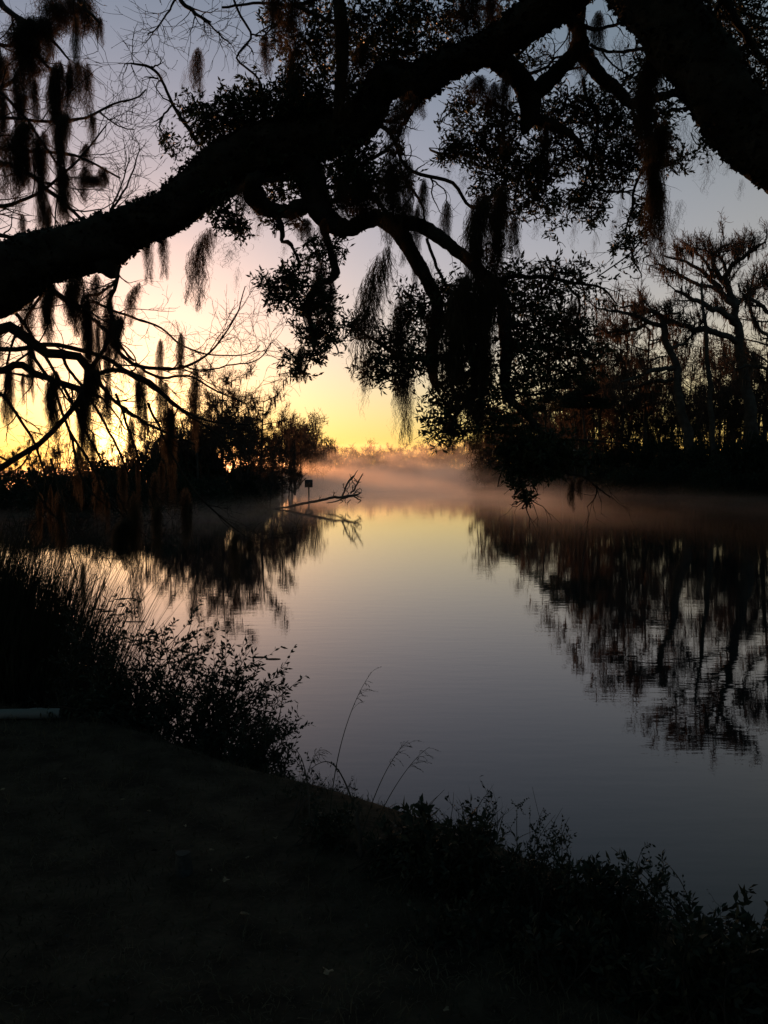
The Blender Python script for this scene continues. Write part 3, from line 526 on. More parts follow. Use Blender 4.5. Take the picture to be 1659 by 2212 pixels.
NAMED = [
 ('long', 625, 110, 210, 26, 6.5, 'long hazy moss strand hanging beside the kinked bare twig above the limb'),
 ('rope', 575, 78, 90, 26, 6.5, 'dark moss tuft at the tip of the kinked bare twig'),
 ('beard', 425, 100, 110, 26, 7.5, 'lone tapering moss tuft dangling against open sky above the dead branch'),
 ('long', 632, -30, 215, 44, 6.2, 'rusty brown moss beard dropping from the top edge over small leaves'),
 ('long', 592, -40, 150, 40, 6.2, 'brown moss curtain next to the rusty beard at the top edge'),
 ('rope', 738, 5, 250, 44, 5.95, 'dark moss wrapped along the vertical hanging oak branch'),
 ('beard', 783, 90, 75, 34, 6.1, 'rusty moss tuft beside the dark vertical hanging branch'),
 ('leaning', 890, 195, 150, 54, 6.1, 'shaggy moss beard under the crook of the great limb'),
 ('skirt', 845, 330, 190, 40, 6.1, 'ragged moss sheet hanging below the thin branches behind the crook'),
 ('beard', 880, 340, 150, 30, 6.1, 'slim moss beard just beyond the ragged sheet under the crook'),
 ('long', 914, 384, 125, 24, 6.2, 'narrow moss beard hanging from the long bent twig'),
 ('long', 876, 430, 140, 34, 6.2, 'moss beard falling in front of the fork of the lower limb'),
 ('beard', 964, 432, 110, 22, 6.35, 'small neat moss beard alone between bent twig and lower limb'),
 ('leaning', 838, 530, 300, 62, 6.1, 'long leaning moss beard hanging free in the yellow sky beneath the fork'),
 ('long', 862, 640, 230, 44, 6.1, 'moss plume trailing out of the leaning beard down among the leaves'),
 ('long', 874, 780, 175, 36, 6.1, 'moss tail ending above the misty river below the leafy clump'),
 ('wisp', 788, 770, 130, 22, 6.2, 'faint thread of moss hanging at the outer edge of the leafy clump'),
 ('wisp', 855, 850, 100, 18, 6.2, 'curling moss thread drooping toward the far treeline'),
 ('thick', 1042, 415, 230, 50, 6.05, 'thick dark moss column hanging from the tip of the bent twig'),
 ('thick', 1084, 400, 220, 40, 6.1, 'dark moss column close beside the thickest column'),
 ('beard', 1110, 470, 90, 26, 6.15, 'short moss tuft at the side of the two dark columns'),
 ('thick', 1000, 590, 280, 58, 6.0, 'heavy dark moss drape over the forked limb ends in the leafy clump'),
 ('thick', 1058, 590, 300, 54, 6.05, 'broad dark moss drape in the middle of the leafy clump'),
 ('rope', 1020, 800, 200, 46, 6.05, 'dark hanging moss rope ending low under the leafy clump'),
 ('rope', 938, 660, 190, 50, 6.1, 'moss sleeve around the drooping fork of the lower limb'),
 ('long', 972, 905, 75, 22, 6.1, 'short moss tail hanging over the misty water beside the clump'),
 ('long', 1032, 860, 110, 22, 6.1, 'stringy moss tail under the drape in front of the shore woods'),
 ('leaning', 1245, 640, 110, 26, 6.15, 'slanting moss wisp at the outer twigs against the far cypress tops'),
 ('thick', 1410, 105, 230, 50, 5.3, 'massive long moss column hanging from the leaning trunk'),
 ('thick', 1428, 260, 230, 46, 5.5, 'second heavy moss column continuing under the leaning trunk'),
 ('beard', 1420, 390, 190, 44, 5.6, 'tattered moss end trailing toward the tall flat topped cypress'),
 ('beard', 1250, 15, 160, 30, 6.4, 'moss strip along the upright limb in the gap of the canopy'),
 ('beard', 1292, 20, 110, 30, 6.4, 'moss strip dangling under the small twigs beside the leaning trunk'),
 ('wisp', 1338, 70, 150, 50, 6.1, 'airy moss veil hanging off the leaning trunk side'),
 ('long', 1090, 150, 170, 30, 6.2, 'moss beard under the forked limb near the crook'),
 ('beard', 1178, 260, 110, 22, 6.5, 'moss tuft below the small broken side limb'),
 ('beard', 1015, -30, 120, 60, 6.0, 'reddish moss hanging from the top edge above the limb'),
 ('long', 1060, -20, 130, 36, 6.0, 'dark red moss streak falling onto the top of the limb'),
 ('rope', 735, 380, 110, 30, 6.3, 'moss rope below the centre of the great limb'),
 ('skirt', 775, 375, 110, 60, 6.3, 'wide moss fringe under the great limb over the pale sky'),
 ('beard', 540, 380, 90, 50, 6.3, 'brown moss patch on the curled loop of the lower limb'),
 ('long', 690, 560, 180, 36, 6.4, 'moss beard down the middle of the small hanging leafy spray'),
 ('rope', 670, 640, 120, 26, 6.4, 'moss rope along the thin drooping branch of the hanging spray'),
 ('long', 716, 600, 110, 18, 6.4, 'thin moss beard at the outer side of the hanging spray'),
 ('long', 650, 745, 80, 26, 6.4, 'moss tail at the very bottom of the hanging spray'),
 ('beard', 660, 470, 60, 30, 6.4, 'small brown moss tuft beneath the curled loop'),
]
for r_ in NAMED: moss(*r_[:6], label=r_[6], group='spanish moss on the oak')
for a in [('wisp', 512, 575, 60, 12), ('wisp', 500, 520, 60, 40), ('wisp', 458, 500, 60, 30), ('wisp', 615, 520, 40, 14), ('wisp', 840, 520, 40, 10), ('long', 895, 520, 110, 14), ('wisp', 925, 560, 90, 34),
          ('wisp', 760, 720, 60, 14), ('wisp', 560, 470, 50, 20), ('wisp', 1125, 1010, 30, 12), ('wisp', 970, 345, 60, 16), ('wisp', 1005, 360, 60, 30), ('wisp', 1285, 500, 60, 12), ('wisp', 1340, 420, 90, 16),
          ('wisp', 1325, 470, 50, 14), ('wisp', 1470, 250, 120, 30), ('wisp', 1500, 270, 110, 34), ('wisp', 1530, 320, 100, 26), ('wisp', 1600, 385, 50, 12), ('wisp', 1575, 340, 40, 20), ('beard', 1235, 1035, 70, 14),
          ('beard', 1252, 1030, 50, 12), ('wisp', 1160, 470, 50, 20), ('wisp', 1240, 470, 70, 16), ('wisp', 1450, 470, 60, 20), ('wisp', 1465, 430, 70, 22), ('long', 900, 440, 150, 20), ('rope', 850, 380, 120, 30),
          ('wisp', 395, 150, 90, 12), ('wisp', 350, 150, 30, 14), ('wisp', 820, 430, 60, 20), ('beard', 905, 195, 60, 26), ('beard', 1035, 160, 70, 40), ('beard', 1065, 175, 90, 30), ('beard', 700, 470, 60, 20),
          ('beard', 628, 450, 40, 30), ('long', 985, 880, 60, 14), ('wisp', 1140, 560, 60, 20), ('wisp', 1200, 560, 50, 20), ('beard', 1040, 880, 60, 16), ('wisp', 1260, 130, 90, 30), ('wisp', 1170, 90, 80, 40)]:
    moss(a[0], a[1], a[2], a[3], a[4], 6.25)

# ------------------------------------------------------------------ bare trees reaching in from the left, ~11-13 m away
def bare(name, base, label, main, seed, per=(7, 3, 2), lens=(1.5, .5, .2), trop=(0, 0, .05), dens=1):
    root = empty(name, base, label, 'tree', 'bare trees at the water edge')
    gtr, gtw = G(), G(); PP, RR = [], []
    for i, b in enumerate(main):
        P, Rr = trace(b, 26, jit=.5, seed=seed + i); PP.append(P); RR.append(Rr); tubes(gtr, P, Rr, 9)
    P, Rr = np.array(PP), np.array(RR)
    rg = np.random.default_rng(seed + 99)
    S, D, r_, ft, par = spawn(P, Rr, per[0], .12, .99, 42, 16, flat=.8, rg=rg); Lm = np.linalg.norm(np.diff(P, axis=1), axis=2).sum(1)[par]
    P2, R2 = grow(S, D, rg.uniform(.3, 1, len(S)) * np.minimum(lens[0], Lm * .45), np.clip(r_ * .45, .004, .018), 14, .13, trop, .3, rg=rg); tubes(gtw, P2, R2, 5)
    S, D, r_, ft, par = spawn(P2, R2, per[1], .15, .98, 45, 15, rg=rg)
    P3, R3 = grow(S, D, rg.uniform(.4, 1.2, len(S)) * lens[1], np.clip(r_ * .6, .003, .008), 9, .16, trop, .4, rg=rg); tubes(gtw, P3, R3, 4)
    S, D, r_, ft, par = spawn(P3, R3, per[2], .2, .98, 48, 15, rg=rg)
    P4, R4 = grow(S, D, rg.uniform(.4, 1.2, len(S)) * lens[2], np.full(len(S), .0026), 5, .2, trop, .7, rg=rg); tubes(gtw, P4, R4, 3)
    tip = P4[:, -1]; leaves(gtw, tip, P4[:, -1] - P4[:, -2], .022, .009, rg=rg)          # buds
    return root, gtr, gtw, np.vstack([P[:, 4:].reshape(-1, 3), P2[:, 2:].reshape(-1, 3)])
D1 = 11.0
B1 = [[(-330, 900, D1, 26), (-260, 500, D1, 24), (-200, 150, D1, 20), (-150, -120, D1, 15), (-120, -300, D1, 10)],
 [(-160, -100, D1, 9), (-40, -40, D1, 8), (0, 2, D1, 7), (30, 30, D1, 6), (55, 52, D1, 6), (85, 62, D1, 5), (120, 95, D1, 3), (150, 130, D1, 2)],
 [(-190, 260, D1, 8), (-60, 258, D1, 4), (40, 256, D1, 3.4), (110, 263, D1, 3.2), (175, 256, D1, 3), (215, 240, D1, 2.6), (255, 222, D1, 2.2), (295, 213, D1, 1.8), (316, 193, D1, 1.4)],
 [(215, 242, D1, 2), (240, 262, D1, 1.6), (265, 276, D1, 1.4), (290, 280, D1, 1.2)],
 [(-200, 260, D1, 10), (-60, 330, D1, 7), (20, 355, D1, 6), (75, 385, D1, 5), (120, 425, D1, 4.4), (160, 460, D1, 3.6), (195, 500, D1, 3)],
 [(-190, 300, D1, 8), (-20, 318, D1, 4), (60, 326, D1, 3.2), (140, 332, D1, 3), (200, 352, D1, 2.4), (260, 385, D1, 2)],
 [(-150, 0, D1, 7), (-20, 90, D1, 4), (60, 105, D1, 3), (110, 150, D1, 2.4), (165, 195, D1, 1.8)],
 [(-180, 400, D1, 8), (-20, 440, D1, 5), (60, 430, D1, 3.6), (130, 380, D1, 3), (190, 320, D1, 2), (230, 270, D1, 1.4)],
 [(215, 500, D1, 2.6), (250, 440, D1, 2.4), (275, 400, D1, 2), (290, 360, D1, 1.6), (302, 322, D1, 1.2)], [(232, 468, D1, 2), (262, 400, D1, 1.6), (280, 340, D1, 1.2)],
 [(-200, 420, D1, 9), (-20, 500, D1, 5), (60, 525, D1, 4), (130, 520, D1, 4), (190, 500, D1, 3)],
 [(-190, 180, D1, 8), (-40, 200, D1, 5), (20, 180, D1, 4), (60, 130, D1, 3), (90, 80, D1, 2)],
 [(140, -120, 10, 6), (165, -20, 10, 5), (185, 20, 10, 4), (215, 50, 10, 3)],
 [(-190, 120, D1, 8), (-20, 190, D1, 4), (50, 250, D1, 3), (100, 320, D1, 2.6), (150, 390, D1, 2)],
 [(340, -120, 9.5, 7), (385, -10, 9.5, 5), (410, 20, 9.5, 4), (440, 40, 9.5, 3), (455, 48, 9.5, 2.4)],
 [(385, -10, 9.5, 2.6), (360, 30, 9.5, 2), (340, 60, 9.5, 1.6), (318, 75, 9.5, 1.2)], [(410, 20, 9.5, 2.4), (450, 50, 9.5, 2), (480, 80, 9.5, 1.6), (500, 96, 9.5, 1.2)]]
root, gtr, gtw, HOOK = bare('bare_tree', V(-330, 1190, D1), 'bare winter tree with mossy twigs filling the sky above the thick oak limb', B1, 500, (8, 3, 2), (1.1, .42, .15), (0, 0, .02))
put('trunk', gtr, M_twig, root); put('twigs', gtw, M_twig, root); HOOK1 = HOOK
D2 = 12.5
B2 = [[(-420, 1190, D2, 34), (-330, 950, D2, 30), (-230, 760, D2, 24), (-120, 700, D2, 18)],
 [(-200, 740, D2, 18), (-80, 700, D2, 14), (0, 707, D2, 12), (30, 716, D2, 12), (60, 738, D2, 11), (90, 763, D2, 11), (130, 765, D2, 10), (155, 772, D2, 10), (178, 780, D2, 9), (188, 810, D2, 9), (186, 845, D2, 8), (175, 865, D2, 7), (147, 895, D2, 5.6), (92, 954, D2, 6), (37, 990, D2, 6.5), (-10, 1016, D2, 7.5), (-90, 1040, D2, 10)],
 [(-180, 780, D2, 10), (-60, 760, D2, 6), (0, 753, D2, 5.4), (55, 747, D2, 5.4), (110, 744, D2, 5), (176, 758, D2, 5), (235, 776, D2, 5), (272, 800, D2, 5), (316, 822, D2, 5), (350, 850, D2, 4), (404, 893, D2, 3.2), (470, 912, D2, 2), (540, 918, D2, 1.4)],
 [(-180, 840, D2, 12), (-60, 812, D2, 8), (0, 799, D2, 8), (37, 793, D2, 8), (73, 803, D2, 7.6), (112, 820, D2, 7), (165, 834, D2, 7), (190, 850, D2, 6)],
 [(188, 835, D2, 6), (206, 812, D2, 5), (230, 800, D2, 5), (257, 800, D2, 5), (290, 812, D2, 4.4), (330, 835, D2, 4), (370, 870, D2, 3), (420, 905, D2, 2.2), (480, 945, D2, 1.5)],
 [(-120, 560, D2, 8), (60, 590, D2, 6), (103, 620, D2, 7), (130, 640, D2, 6), (154, 656, D2, 5), (184, 678, D2, 4.4), (215, 702, D2, 3.6), (245, 730, D2, 3), (290, 780, D2, 2)],
 [(260, 560, D2, 4), (254, 605, D2, 4.2), (240, 640, D2, 4.4), (233, 664, D2, 4.4), (243, 685, D2, 4.2), (240, 715, D2, 4.2), (222, 755, D2, 4.4), (196, 795, D2, 5)],
 [(254, 605, D2, 3.2), (215, 634, D2, 3), (185, 640, D2, 3), (170, 665, D2, 2.4)], [(199, 650, D2, 3), (240, 668, D2, 2.8), (294, 689, D2, 2.6), (330, 700, D2, 2.4), (353, 711, D2, 2.2), (390, 744, D2, 2), (441, 763, D2, 1.7), (500, 768, D2, 1.4), (544, 762, D2, 1.2), (562, 745, D2, 1)],
 [(240, 742, D2, 4), (272, 777, D2, 4), (300, 790, D2, 4), (331, 796, D2, 4), (386, 796, D2, 3.2), (434, 777, D2, 2.6), (474, 737, D2, 2), (510, 680, D2, 1.5), (530, 618, D2, 1)],
 [(300, 790, D2, 3), (340, 815, D2, 3), (380, 812, D2, 2.6), (420, 816, D2, 2.2), (471, 847, D2, 2), (530, 870, D2, 1.4)],
 [(386, 790, D2, 2), (440, 800, D2, 1.8), (500, 788, D2, 1.6), (544, 783, D2, 1.4), (570, 765, D2, 1.2), (586, 740, D2, .9)],
 [(206, 812, D2, 4.6), (240, 860, D2, 4), (270, 885, D2, 3.8), (300, 905, D2, 3.4), (368, 939, D2, 2.6), (420, 960, D2, 2)],
 [(130, 765, D2, 4), (150, 800, D2, 3.4), (200, 870, D2, 3), (250, 960, D2, 2.6), (285, 1040, D2, 2)], [(60, 745, D2, 4), (110, 830, D2, 3.4), (150, 930, D2, 3), (180, 1040, D2, 2.4), (240, 1100, D2, 1.6)],
 [(-60, 600, D2, 5), (20, 660, D2, 4), (100, 770, D2, 3.4), (170, 900, D2, 3), (230, 1020, D2, 2.2), (280, 1120, D2, 1.4)],
 [(-80, 790, D2, 5), (0, 850, D2, 4), (60, 930, D2, 3), (100, 1030, D2, 2.4), (120, 1110, D2, 1.8)], [(250, 850, D2, 3), (290, 960, D2, 2.4), (320, 1060, D2, 2), (345, 1130, D2, 1.4)], [(320, 870, D2, 3), (370, 980, D2, 2.4), (420, 1060, D2, 2), (480, 1120, D2, 1.6), (545, 1170, D2, 1)],
 [(150, 930, D2, 3), (200, 1010, D2, 2.6), (235, 1080, D2, 2), (320, 1160, D2, 1.4), (380, 1180, D2, 1)], [(103, 620, D2, 4), (60, 680, D2, 3), (20, 760, D2, 2.6), (10, 860, D2, 2)],
 [(110, 990, 10, 3), (130, 1060, 10, 2.4), (150, 1120, 10, 2), (190, 1170, 10, 1.6), (215, 1180, 10, 1.2)], [(60, 1010, 10, 3), (90, 1080, 10, 2.4), (130, 1130, 10, 2.2), (150, 1190, 10, 1.6), (168, 1260, 10, 1.2)]]
root, gtr, gtw, HOOK = bare('bare_tree', V(-420, 1300, D2), 'bare twisted tree whose drooping mossy branches screen the rising sun', B2, 700, (8, 4, 3), (1.3, .55, .2), (0, 0, .0))
put('trunk', gtr, M_twig, root); put('twigs', gtw, M_twig, root)
def to_frame(q):
    q = np.asarray(q) - CAM; c_, s_ = math.cos(PITCH), math.sin(PITCH); f = q[:, 1] * c_ - q[:, 2] * s_; u = q[:, 1] * s_ + q[:, 2] * c_
    return 829.5 + FPX * q[:, 0] / f, 1106 - FPX * u / f
def hooked(hooks, n, ok, rg, kinds, ln, wd, label, group, sc_=1.0):
    """n wisps, each caught on a real twig of the tree"""
    vx, vy = to_frame(hooks); idx = np.nonzero(ok(vx, vy))[0]; idx = rg.choice(idx, min(n, len(idx)), replace=False)
    for i, j in enumerate(idx):
        q = hooks[j]; m = q[1] / FPX; o = bpy.data.objects.new('spanish_moss', MP[kinds[i % len(kinds)]]); sc.collection.objects.link(o)
        L_ = rg.uniform(*ln) * m; w_ = rg.uniform(*wd) * m / .2; o.location = q + [0, 0, .03]; o.scale = (w_, w_, L_); o.rotation_euler = (0, 0, rg.uniform(-1, 1)); tag(o, label, 'spanish moss', group)
# moss on the upper bare tree
UP = [('thick', 80, 40, 110, 80, 'matted ball of dark moss and twigs near the top corner'), ('thick', 125, 130, 180, 34, 'long black moss rope in the bare tree below the matted ball'), ('thick', 138, 240, 160, 30, 'lower end of the long black moss rope curving to a point'),
 ('beard', 165, 130, 100, 30, 'rusty moss beard hanging beside the long black rope'), ('beard', 60, 110, 150, 40, 'bushy moss beard under the matted ball'), ('beard', 40, 90, 110, 40, 'pale fringe of moss under the branch at the top corner'),
 ('beard', 215, 35, 62, 16, 'orange lit moss tuft out on the end twig at the top'), ('skirt', 180, -15, 90, 44, 'orange lit moss fringe below the top edge'), ('skirt', 120, -15, 90, 50, 'brownish moss curtain at the top edge above the matted ball'),
 ('beard', 150, -10, 70, 30, 'small orange moss tuft between two top fringes'), ('rope', 76, 170, 100, 20, 'short stiff upright looking moss rope in the bare twigs'), ('thick', 55, 260, 130, 44, 'dark moss mass where bare branches cross'),
 ('beard', 20, 280, 170, 44, 'brown moss hanging at the picture edge beside the bare branches'), ('beard', 90, 280, 150, 30, 'ragged moss beard crossing the long thin branch'), ('rope', 137, 405, 75, 34, 'dense moss clump just above the great oak limb'),
 ('rope', 48, 460, 75, 20, 'upright moss tuft standing on the great limb'), ('beard', 105, 440, 70, 14, 'thin reddish moss tail touching the great limb'), ('skirt', 222, 358, 50, 20, 'moss tuft on the outermost small twig of the bare tree'),
 ('skirt', 196, 378, 26, 34, 'sagging moss swag strung between two bare twigs')]
for k, x, y, l, w_, lb in UP: moss(k, x, y, l, w_, 10.9, lb, 'spanish moss in the upper bare tree')
rg = np.random.default_rng(5)
hooked(HOOK1, 46, lambda x, y: (x > -10) & (x < 200) & (y > 20) & (y < 450), rg, ['beard', 'wisp', 'long', 'wisp', 'skirt'], (60, 150), (12, 26), 'wisp of rusty moss tangled in the bare twigs above the oak limb', 'wisps in the upper bare tree')
LO = [('thick', 205, 795, 90, 34, 'black moss lump where several bare branches meet above the sun'), ('thick', 258, 680, 110, 22, 'dark moss rope arching down toward the branch fork'), ('leaning', 300, 610, 90, 26, 'moss beard bending over from the upper twigs'),
 ('leaning', 452, 490, 170, 44, 'long leaning moss veil hanging from the slope of the great limb'), ('long', 352, 500, 100, 22, 'straight moss beard hanging under the limb near the veil'), ('long', 318, 500, 110, 22, 'moss beard nearest the broken stub'),
 ('thick', 165, 590, 130, 40, 'broad moss curtain right under the broken stub'), ('thick', 110, 610, 130, 30, 'dense moss beard under the thick limb'), ('beard', 60, 640, 90, 30, 'hazy moss beard below the limb over pale sky'), ('beard', 205, 590, 110, 24, 'moss beard beside the broken stub'),
 ('thick', 118, 800, 150, 30, 'dark moss column left of the sun glow'.replace('left of', 'beside')), ('rope', 232, 830, 80, 22, 'black moss strip in front of the brightest sky'), ('beard', 345, 730, 110, 16, 'delicate moss veil in the yellow sky'), ('wisp', 368, 690, 90, 40, 'see through moss lace against the bright sky'),
 ('long', 75, 1120, 60, 22, 'short dark moss tuft dangling over the water above the reeds'), ('long', 288, 1060, 300, 36, 'very long moss strand reaching down over the water to the bushes'), ('thick', 270, 1120, 110, 40, 'moss clump with twigs hanging over the golden reflection'),
 ('long', 506, 1145, 130, 26, 'dark moss beard hanging over the reflected trees'), ('beard', 538, 1160, 45, 16, 'small moss tuft at the tip of the lowest twig'), ('long', 178, 1210, 150, 14, 'thin moss strand beside the reeds over bright water'),
 ('long', 338, 1080, 150, 22, 'moss strand next to the very long one'), ('rope', 225, 1252, 30, 7, 'tiny dark moss scrap hanging just over the bright water')]
for k, x, y, l, w_, lb in LO: moss(k, x, y, l, w_, 12.3 if y > 560 else 9.0, lb, 'spanish moss in the lower bare tree')
hooked(HOOK, 62, lambda x, y: (x > -10) & (x < 430) & (y > 590) & (y < 1090) & ~((x > 250) & (y < 720)), rg, ['beard', 'wisp', 'long', 'beard', 'skirt'], (60, 200), (9, 22), 'wisp of dark moss tangled in the drooping bare branches before the sunrise', 'wisps in the lower bare tree')
# ------------------------------------------------------------------ far-bank trees
def cypress(skel, seed, per=(7, 7, 4), l1=.42, l2=1.6, l3=.8, flat=.5, up=.06, mossy=1.0, l4=True, reach=6.0, tw=.030, mlen=(.3, 1.3)):
    """skel: list of (P [n,3], R [n], dress) centre lines; returns trunk, crown, moss geometry"""
    rg = np.random.default_rng(seed); gt, gc, gm = G(), G(), G()
    for P, Rr, dr in skel: tubes(gt, P, Rr, 8)
    PD = np.array([P for P, _, dr in skel if dr]); RD = np.array([Rr for _, Rr, dr in skel if dr])
    S, D, r_, ft, par = spawn(PD, RD, per[0], .2, 1, 50, 14, flat=flat, rg=rg); Lp = np.linalg.norm(np.diff(PD, axis=1), axis=2).sum(1)[par]
    P2, R2 = grow(S, D, rg.uniform(.4, 1, len(S)) * np.minimum(Lp * l1, reach), np.clip(r_ * .5, .03, .12), 8, .16, (0, 0, up), .3, rg=rg); tubes(gc, P2, R2, 4)
    S, D, r_, ft, par = spawn(P2, R2, per[1], .1, 1, 48, 15, flat=.7, rg=rg)
    P3, R3 = grow(S, D, rg.uniform(.4, 1.1, len(S)) * l2, np.clip(r_ * .5, .02, .045), 6, .22, (0, 0, up * 1.5), .5, rg=rg); tubes(gc, P3, R3, 3)
    S, D, r_, ft, par = spawn(P3, R3, per[2], .1, 1, 48, 18, rg=rg)
    P4, R4 = grow(S, D, rg.uniform(.4, 1.2, len(S)) * l3, np.full(len(S), tw), 4, .28, (0, 0, up * 2), .6, rg=rg)
    th = rg.normal(size=(len(P4), 3)); T = nrm(P4[:, -1] - P4[:, 0]); ribbons(gc, P4, R4, nrm(np.cross(T, th)))
    A = np.vstack([PD[:, 5:].reshape(-1, 3), P2.reshape(-1, 3), P2.reshape(-1, 3)]); n = int(len(A) * 1.0 * mossy)
    if n:
        A = A[rg.choice(len(A), n)]; n = len(A)
        Q, _ = grow(A, rg.normal(size=(n, 3)) * .15 + [0, 0, -1], rg.uniform(*mlen, n), np.ones(n), 5, .08, (0, 0, -.4), rg=rg)
        th = rg.uniform(0, np.pi, n); ribbons(gm, Q, np.array([.03, .055, .05, .035, .01])[None] * rg.uniform(.5, 1.4, (n, 1)), np.stack([np.cos(th), np.sin(th), th * 0], 1))
    return gt, gc, gm

def plant(name, base, label, skel, group=None, cat='tree', **kw):
    root = empty(name, base, label, cat, group); gt, gc, gm = cypress(skel, **kw)
    put('trunk', gt, M_fbark, root); put('crown', gc, M_ftwig, root)
    if gm.n: tag(put('hanging_moss', gm, M_fmoss, root), kind='stuff')
    return root

def tr(pts, d, n=20, dress=True, k=1.0, dd=0.0):
    """frame polyline (vx, vy, half width px) at depth d -> skeleton row; dd: how far the far end swings away"""
    m = len(pts); P, Rr = trace([(a, b, d + dd * i / max(1, m - 1), h * k) for i, (a, b, h) in enumerate(pts)], n, jit=.5, seed=int(pts[0][0] + pts[-1][1])); return (P, Rr, dress)

d = 112
plant('bald_cypress', V(1630, 1075, d), 'tallest flat topped cypress with a thick trunk and moss on wide level limbs', [
 tr([(1632, 1080, 20), (1626, 1000, 17), (1619, 900, 14), (1606, 790, 11), (1598, 735, 10), (1592, 690, 9), (1590, 660, 8)], d, dress=False),
 tr([(1590, 700, 7), (1570, 682, 7), (1551, 670, 6.5), (1520, 656, 5.5), (1488, 643, 4.5), (1458, 628, 3)], d, dd=-4),
 tr([(1590, 668, 8), (1567, 640, 7), (1546, 618, 6), (1526, 598, 5), (1508, 583, 4), (1473, 560, 3), (1432, 552, 2)], d, dd=3),
 tr([(1562, 632, 5), (1530, 618, 4), (1497, 611, 4), (1461, 590, 3), (1424, 570, 2)], d, dd=-2),
 tr([(1590, 660, 8), (1575, 630, 7), (1558, 608, 6), (1545, 580, 5), (1540, 555, 4), (1556, 535, 3), (1580, 526, 2)], d, dd=4),
 tr([(1562, 615, 6), (1572, 590, 5.5), (1584, 568, 5), (1605, 556, 4), (1625, 540, 3), (1655, 522, 2)], d, dd=-4),
 tr([(1592, 658, 5), (1612, 640, 4), (1636, 618, 3), (1662, 590, 2)], d, dd=3), tr([(1545, 600, 4), (1520, 560, 3), (1490, 540, 2), (1462, 535, 1.5)], d, dd=5),
 tr([(1570, 590, 3), (1560, 560, 3), (1530, 545, 2), (1500, 535, 1.5)], d, dd=-4), tr([(1590, 560, 3), (1600, 540, 2), (1610, 525, 1.5)], d, dd=4),
 tr([(1594, 742, 7), (1566, 724, 6.5), (1532, 712, 7), (1500, 712, 6.5), (1475, 703, 5.5), (1450, 692, 4.5), (1425, 678, 3.5), (1400, 672, 2)], d, dd=-5),
], per=(9, 9, 6), l1=.33, l2=1.7, l3=.9, reach=4.5, up=.10, mossy=.9, seed=31, group='cypress trees on the river bank')
plant('bald_cypress', V(1492, 1072, 108), 'leaning forked cypress with one long level limb reaching over open sky', [
 tr([(1496, 1075, 14), (1486, 960, 12), (1470, 868, 10), (1460, 810, 9), (1452, 765, 8), (1440, 730, 8), (1432, 692, 7)], 108, dress=False),
 tr([(1432, 706, 5), (1412, 697, 5), (1396, 695, 5), (1378, 684, 4.5), (1346, 675, 3.5), (1318, 670, 2.6), (1292, 666, 1.6)], 108, dd=-3),
 tr([(1396, 698, 4), (1378, 708, 4), (1360, 715, 4), (1336, 714, 3), (1308, 722, 2)], 108, dd=3), tr([(1432, 692, 5), (1412, 674, 4), (1376, 662, 3), (1340, 664, 2)], 108, dd=4),
 tr([(1432, 690, 4), (1446, 678, 3), (1470, 676, 2)], 108, dd=-3), tr([(1456, 796, 5), (1430, 798, 5), (1402, 803, 4.5), (1376, 814, 3.5), (1340, 826, 2)], 108, dd=-3),
 tr([(1448, 756, 4), (1478, 740, 3), (1500, 715, 2), (1515, 700, 1.5)], 108, dd=3), tr([(1462, 818, 4), (1420, 822, 4), (1380, 832, 3), (1350, 840, 2)], 108, dd=3),
], per=(8, 9, 6), l1=.4, l2=1.3, l3=.8, reach=3.6, up=.09, mossy=1.2, seed=32, group='cypress trees on the river bank')
plant('bare_snag', V(1541, 1070, 106), 'slender bare pole of a tree rising between the two big cypresses', [
 tr([(1541, 1075, 7), (1537, 868, 6), (1530, 780, 5), (1524, 735, 4.6), (1517, 670, 3.6), (1515, 610, 2.4)], 106, dress=False), tr([(1522, 690, 1.8), (1530, 672, 1.5), (1536, 655, 1)], 106)],
 per=(3, 2, 2), l1=.5, l2=.5, l3=.3, mossy=.1, seed=33)
plant('bald_cypress', V(1700, 1078, 100), 'cypress at the picture edge with its mossy twigs crowding in from outside', [
 tr([(1705, 1080, 20), (1700, 860, 16), (1690, 700, 12), (1690, 560, 8)], 100, dress=False), tr([(1692, 720, 6), (1660, 674, 5), (1632, 650, 4), (1604, 640, 2.5)], 100),
 tr([(1695, 820, 6), (1660, 800, 4), (1620, 790, 3), (1590, 800, 2)], 100), tr([(1692, 760, 5), (1660, 730, 4), (1630, 690, 3), (1618, 650, 2)], 100, dd=3), tr([(1690, 640, 5), (1665, 610, 4), (1640, 600, 3)], 100, dd=3),
 tr([(1695, 880, 5), (1665, 850, 4), (1640, 810, 3), (1625, 760, 2)], 100, dd=2)], per=(7, 7, 4), l1=.5, l2=1.4, l3=.9, reach=4, up=.1, mossy=1.1, seed=34, group='cypress trees on the river bank')

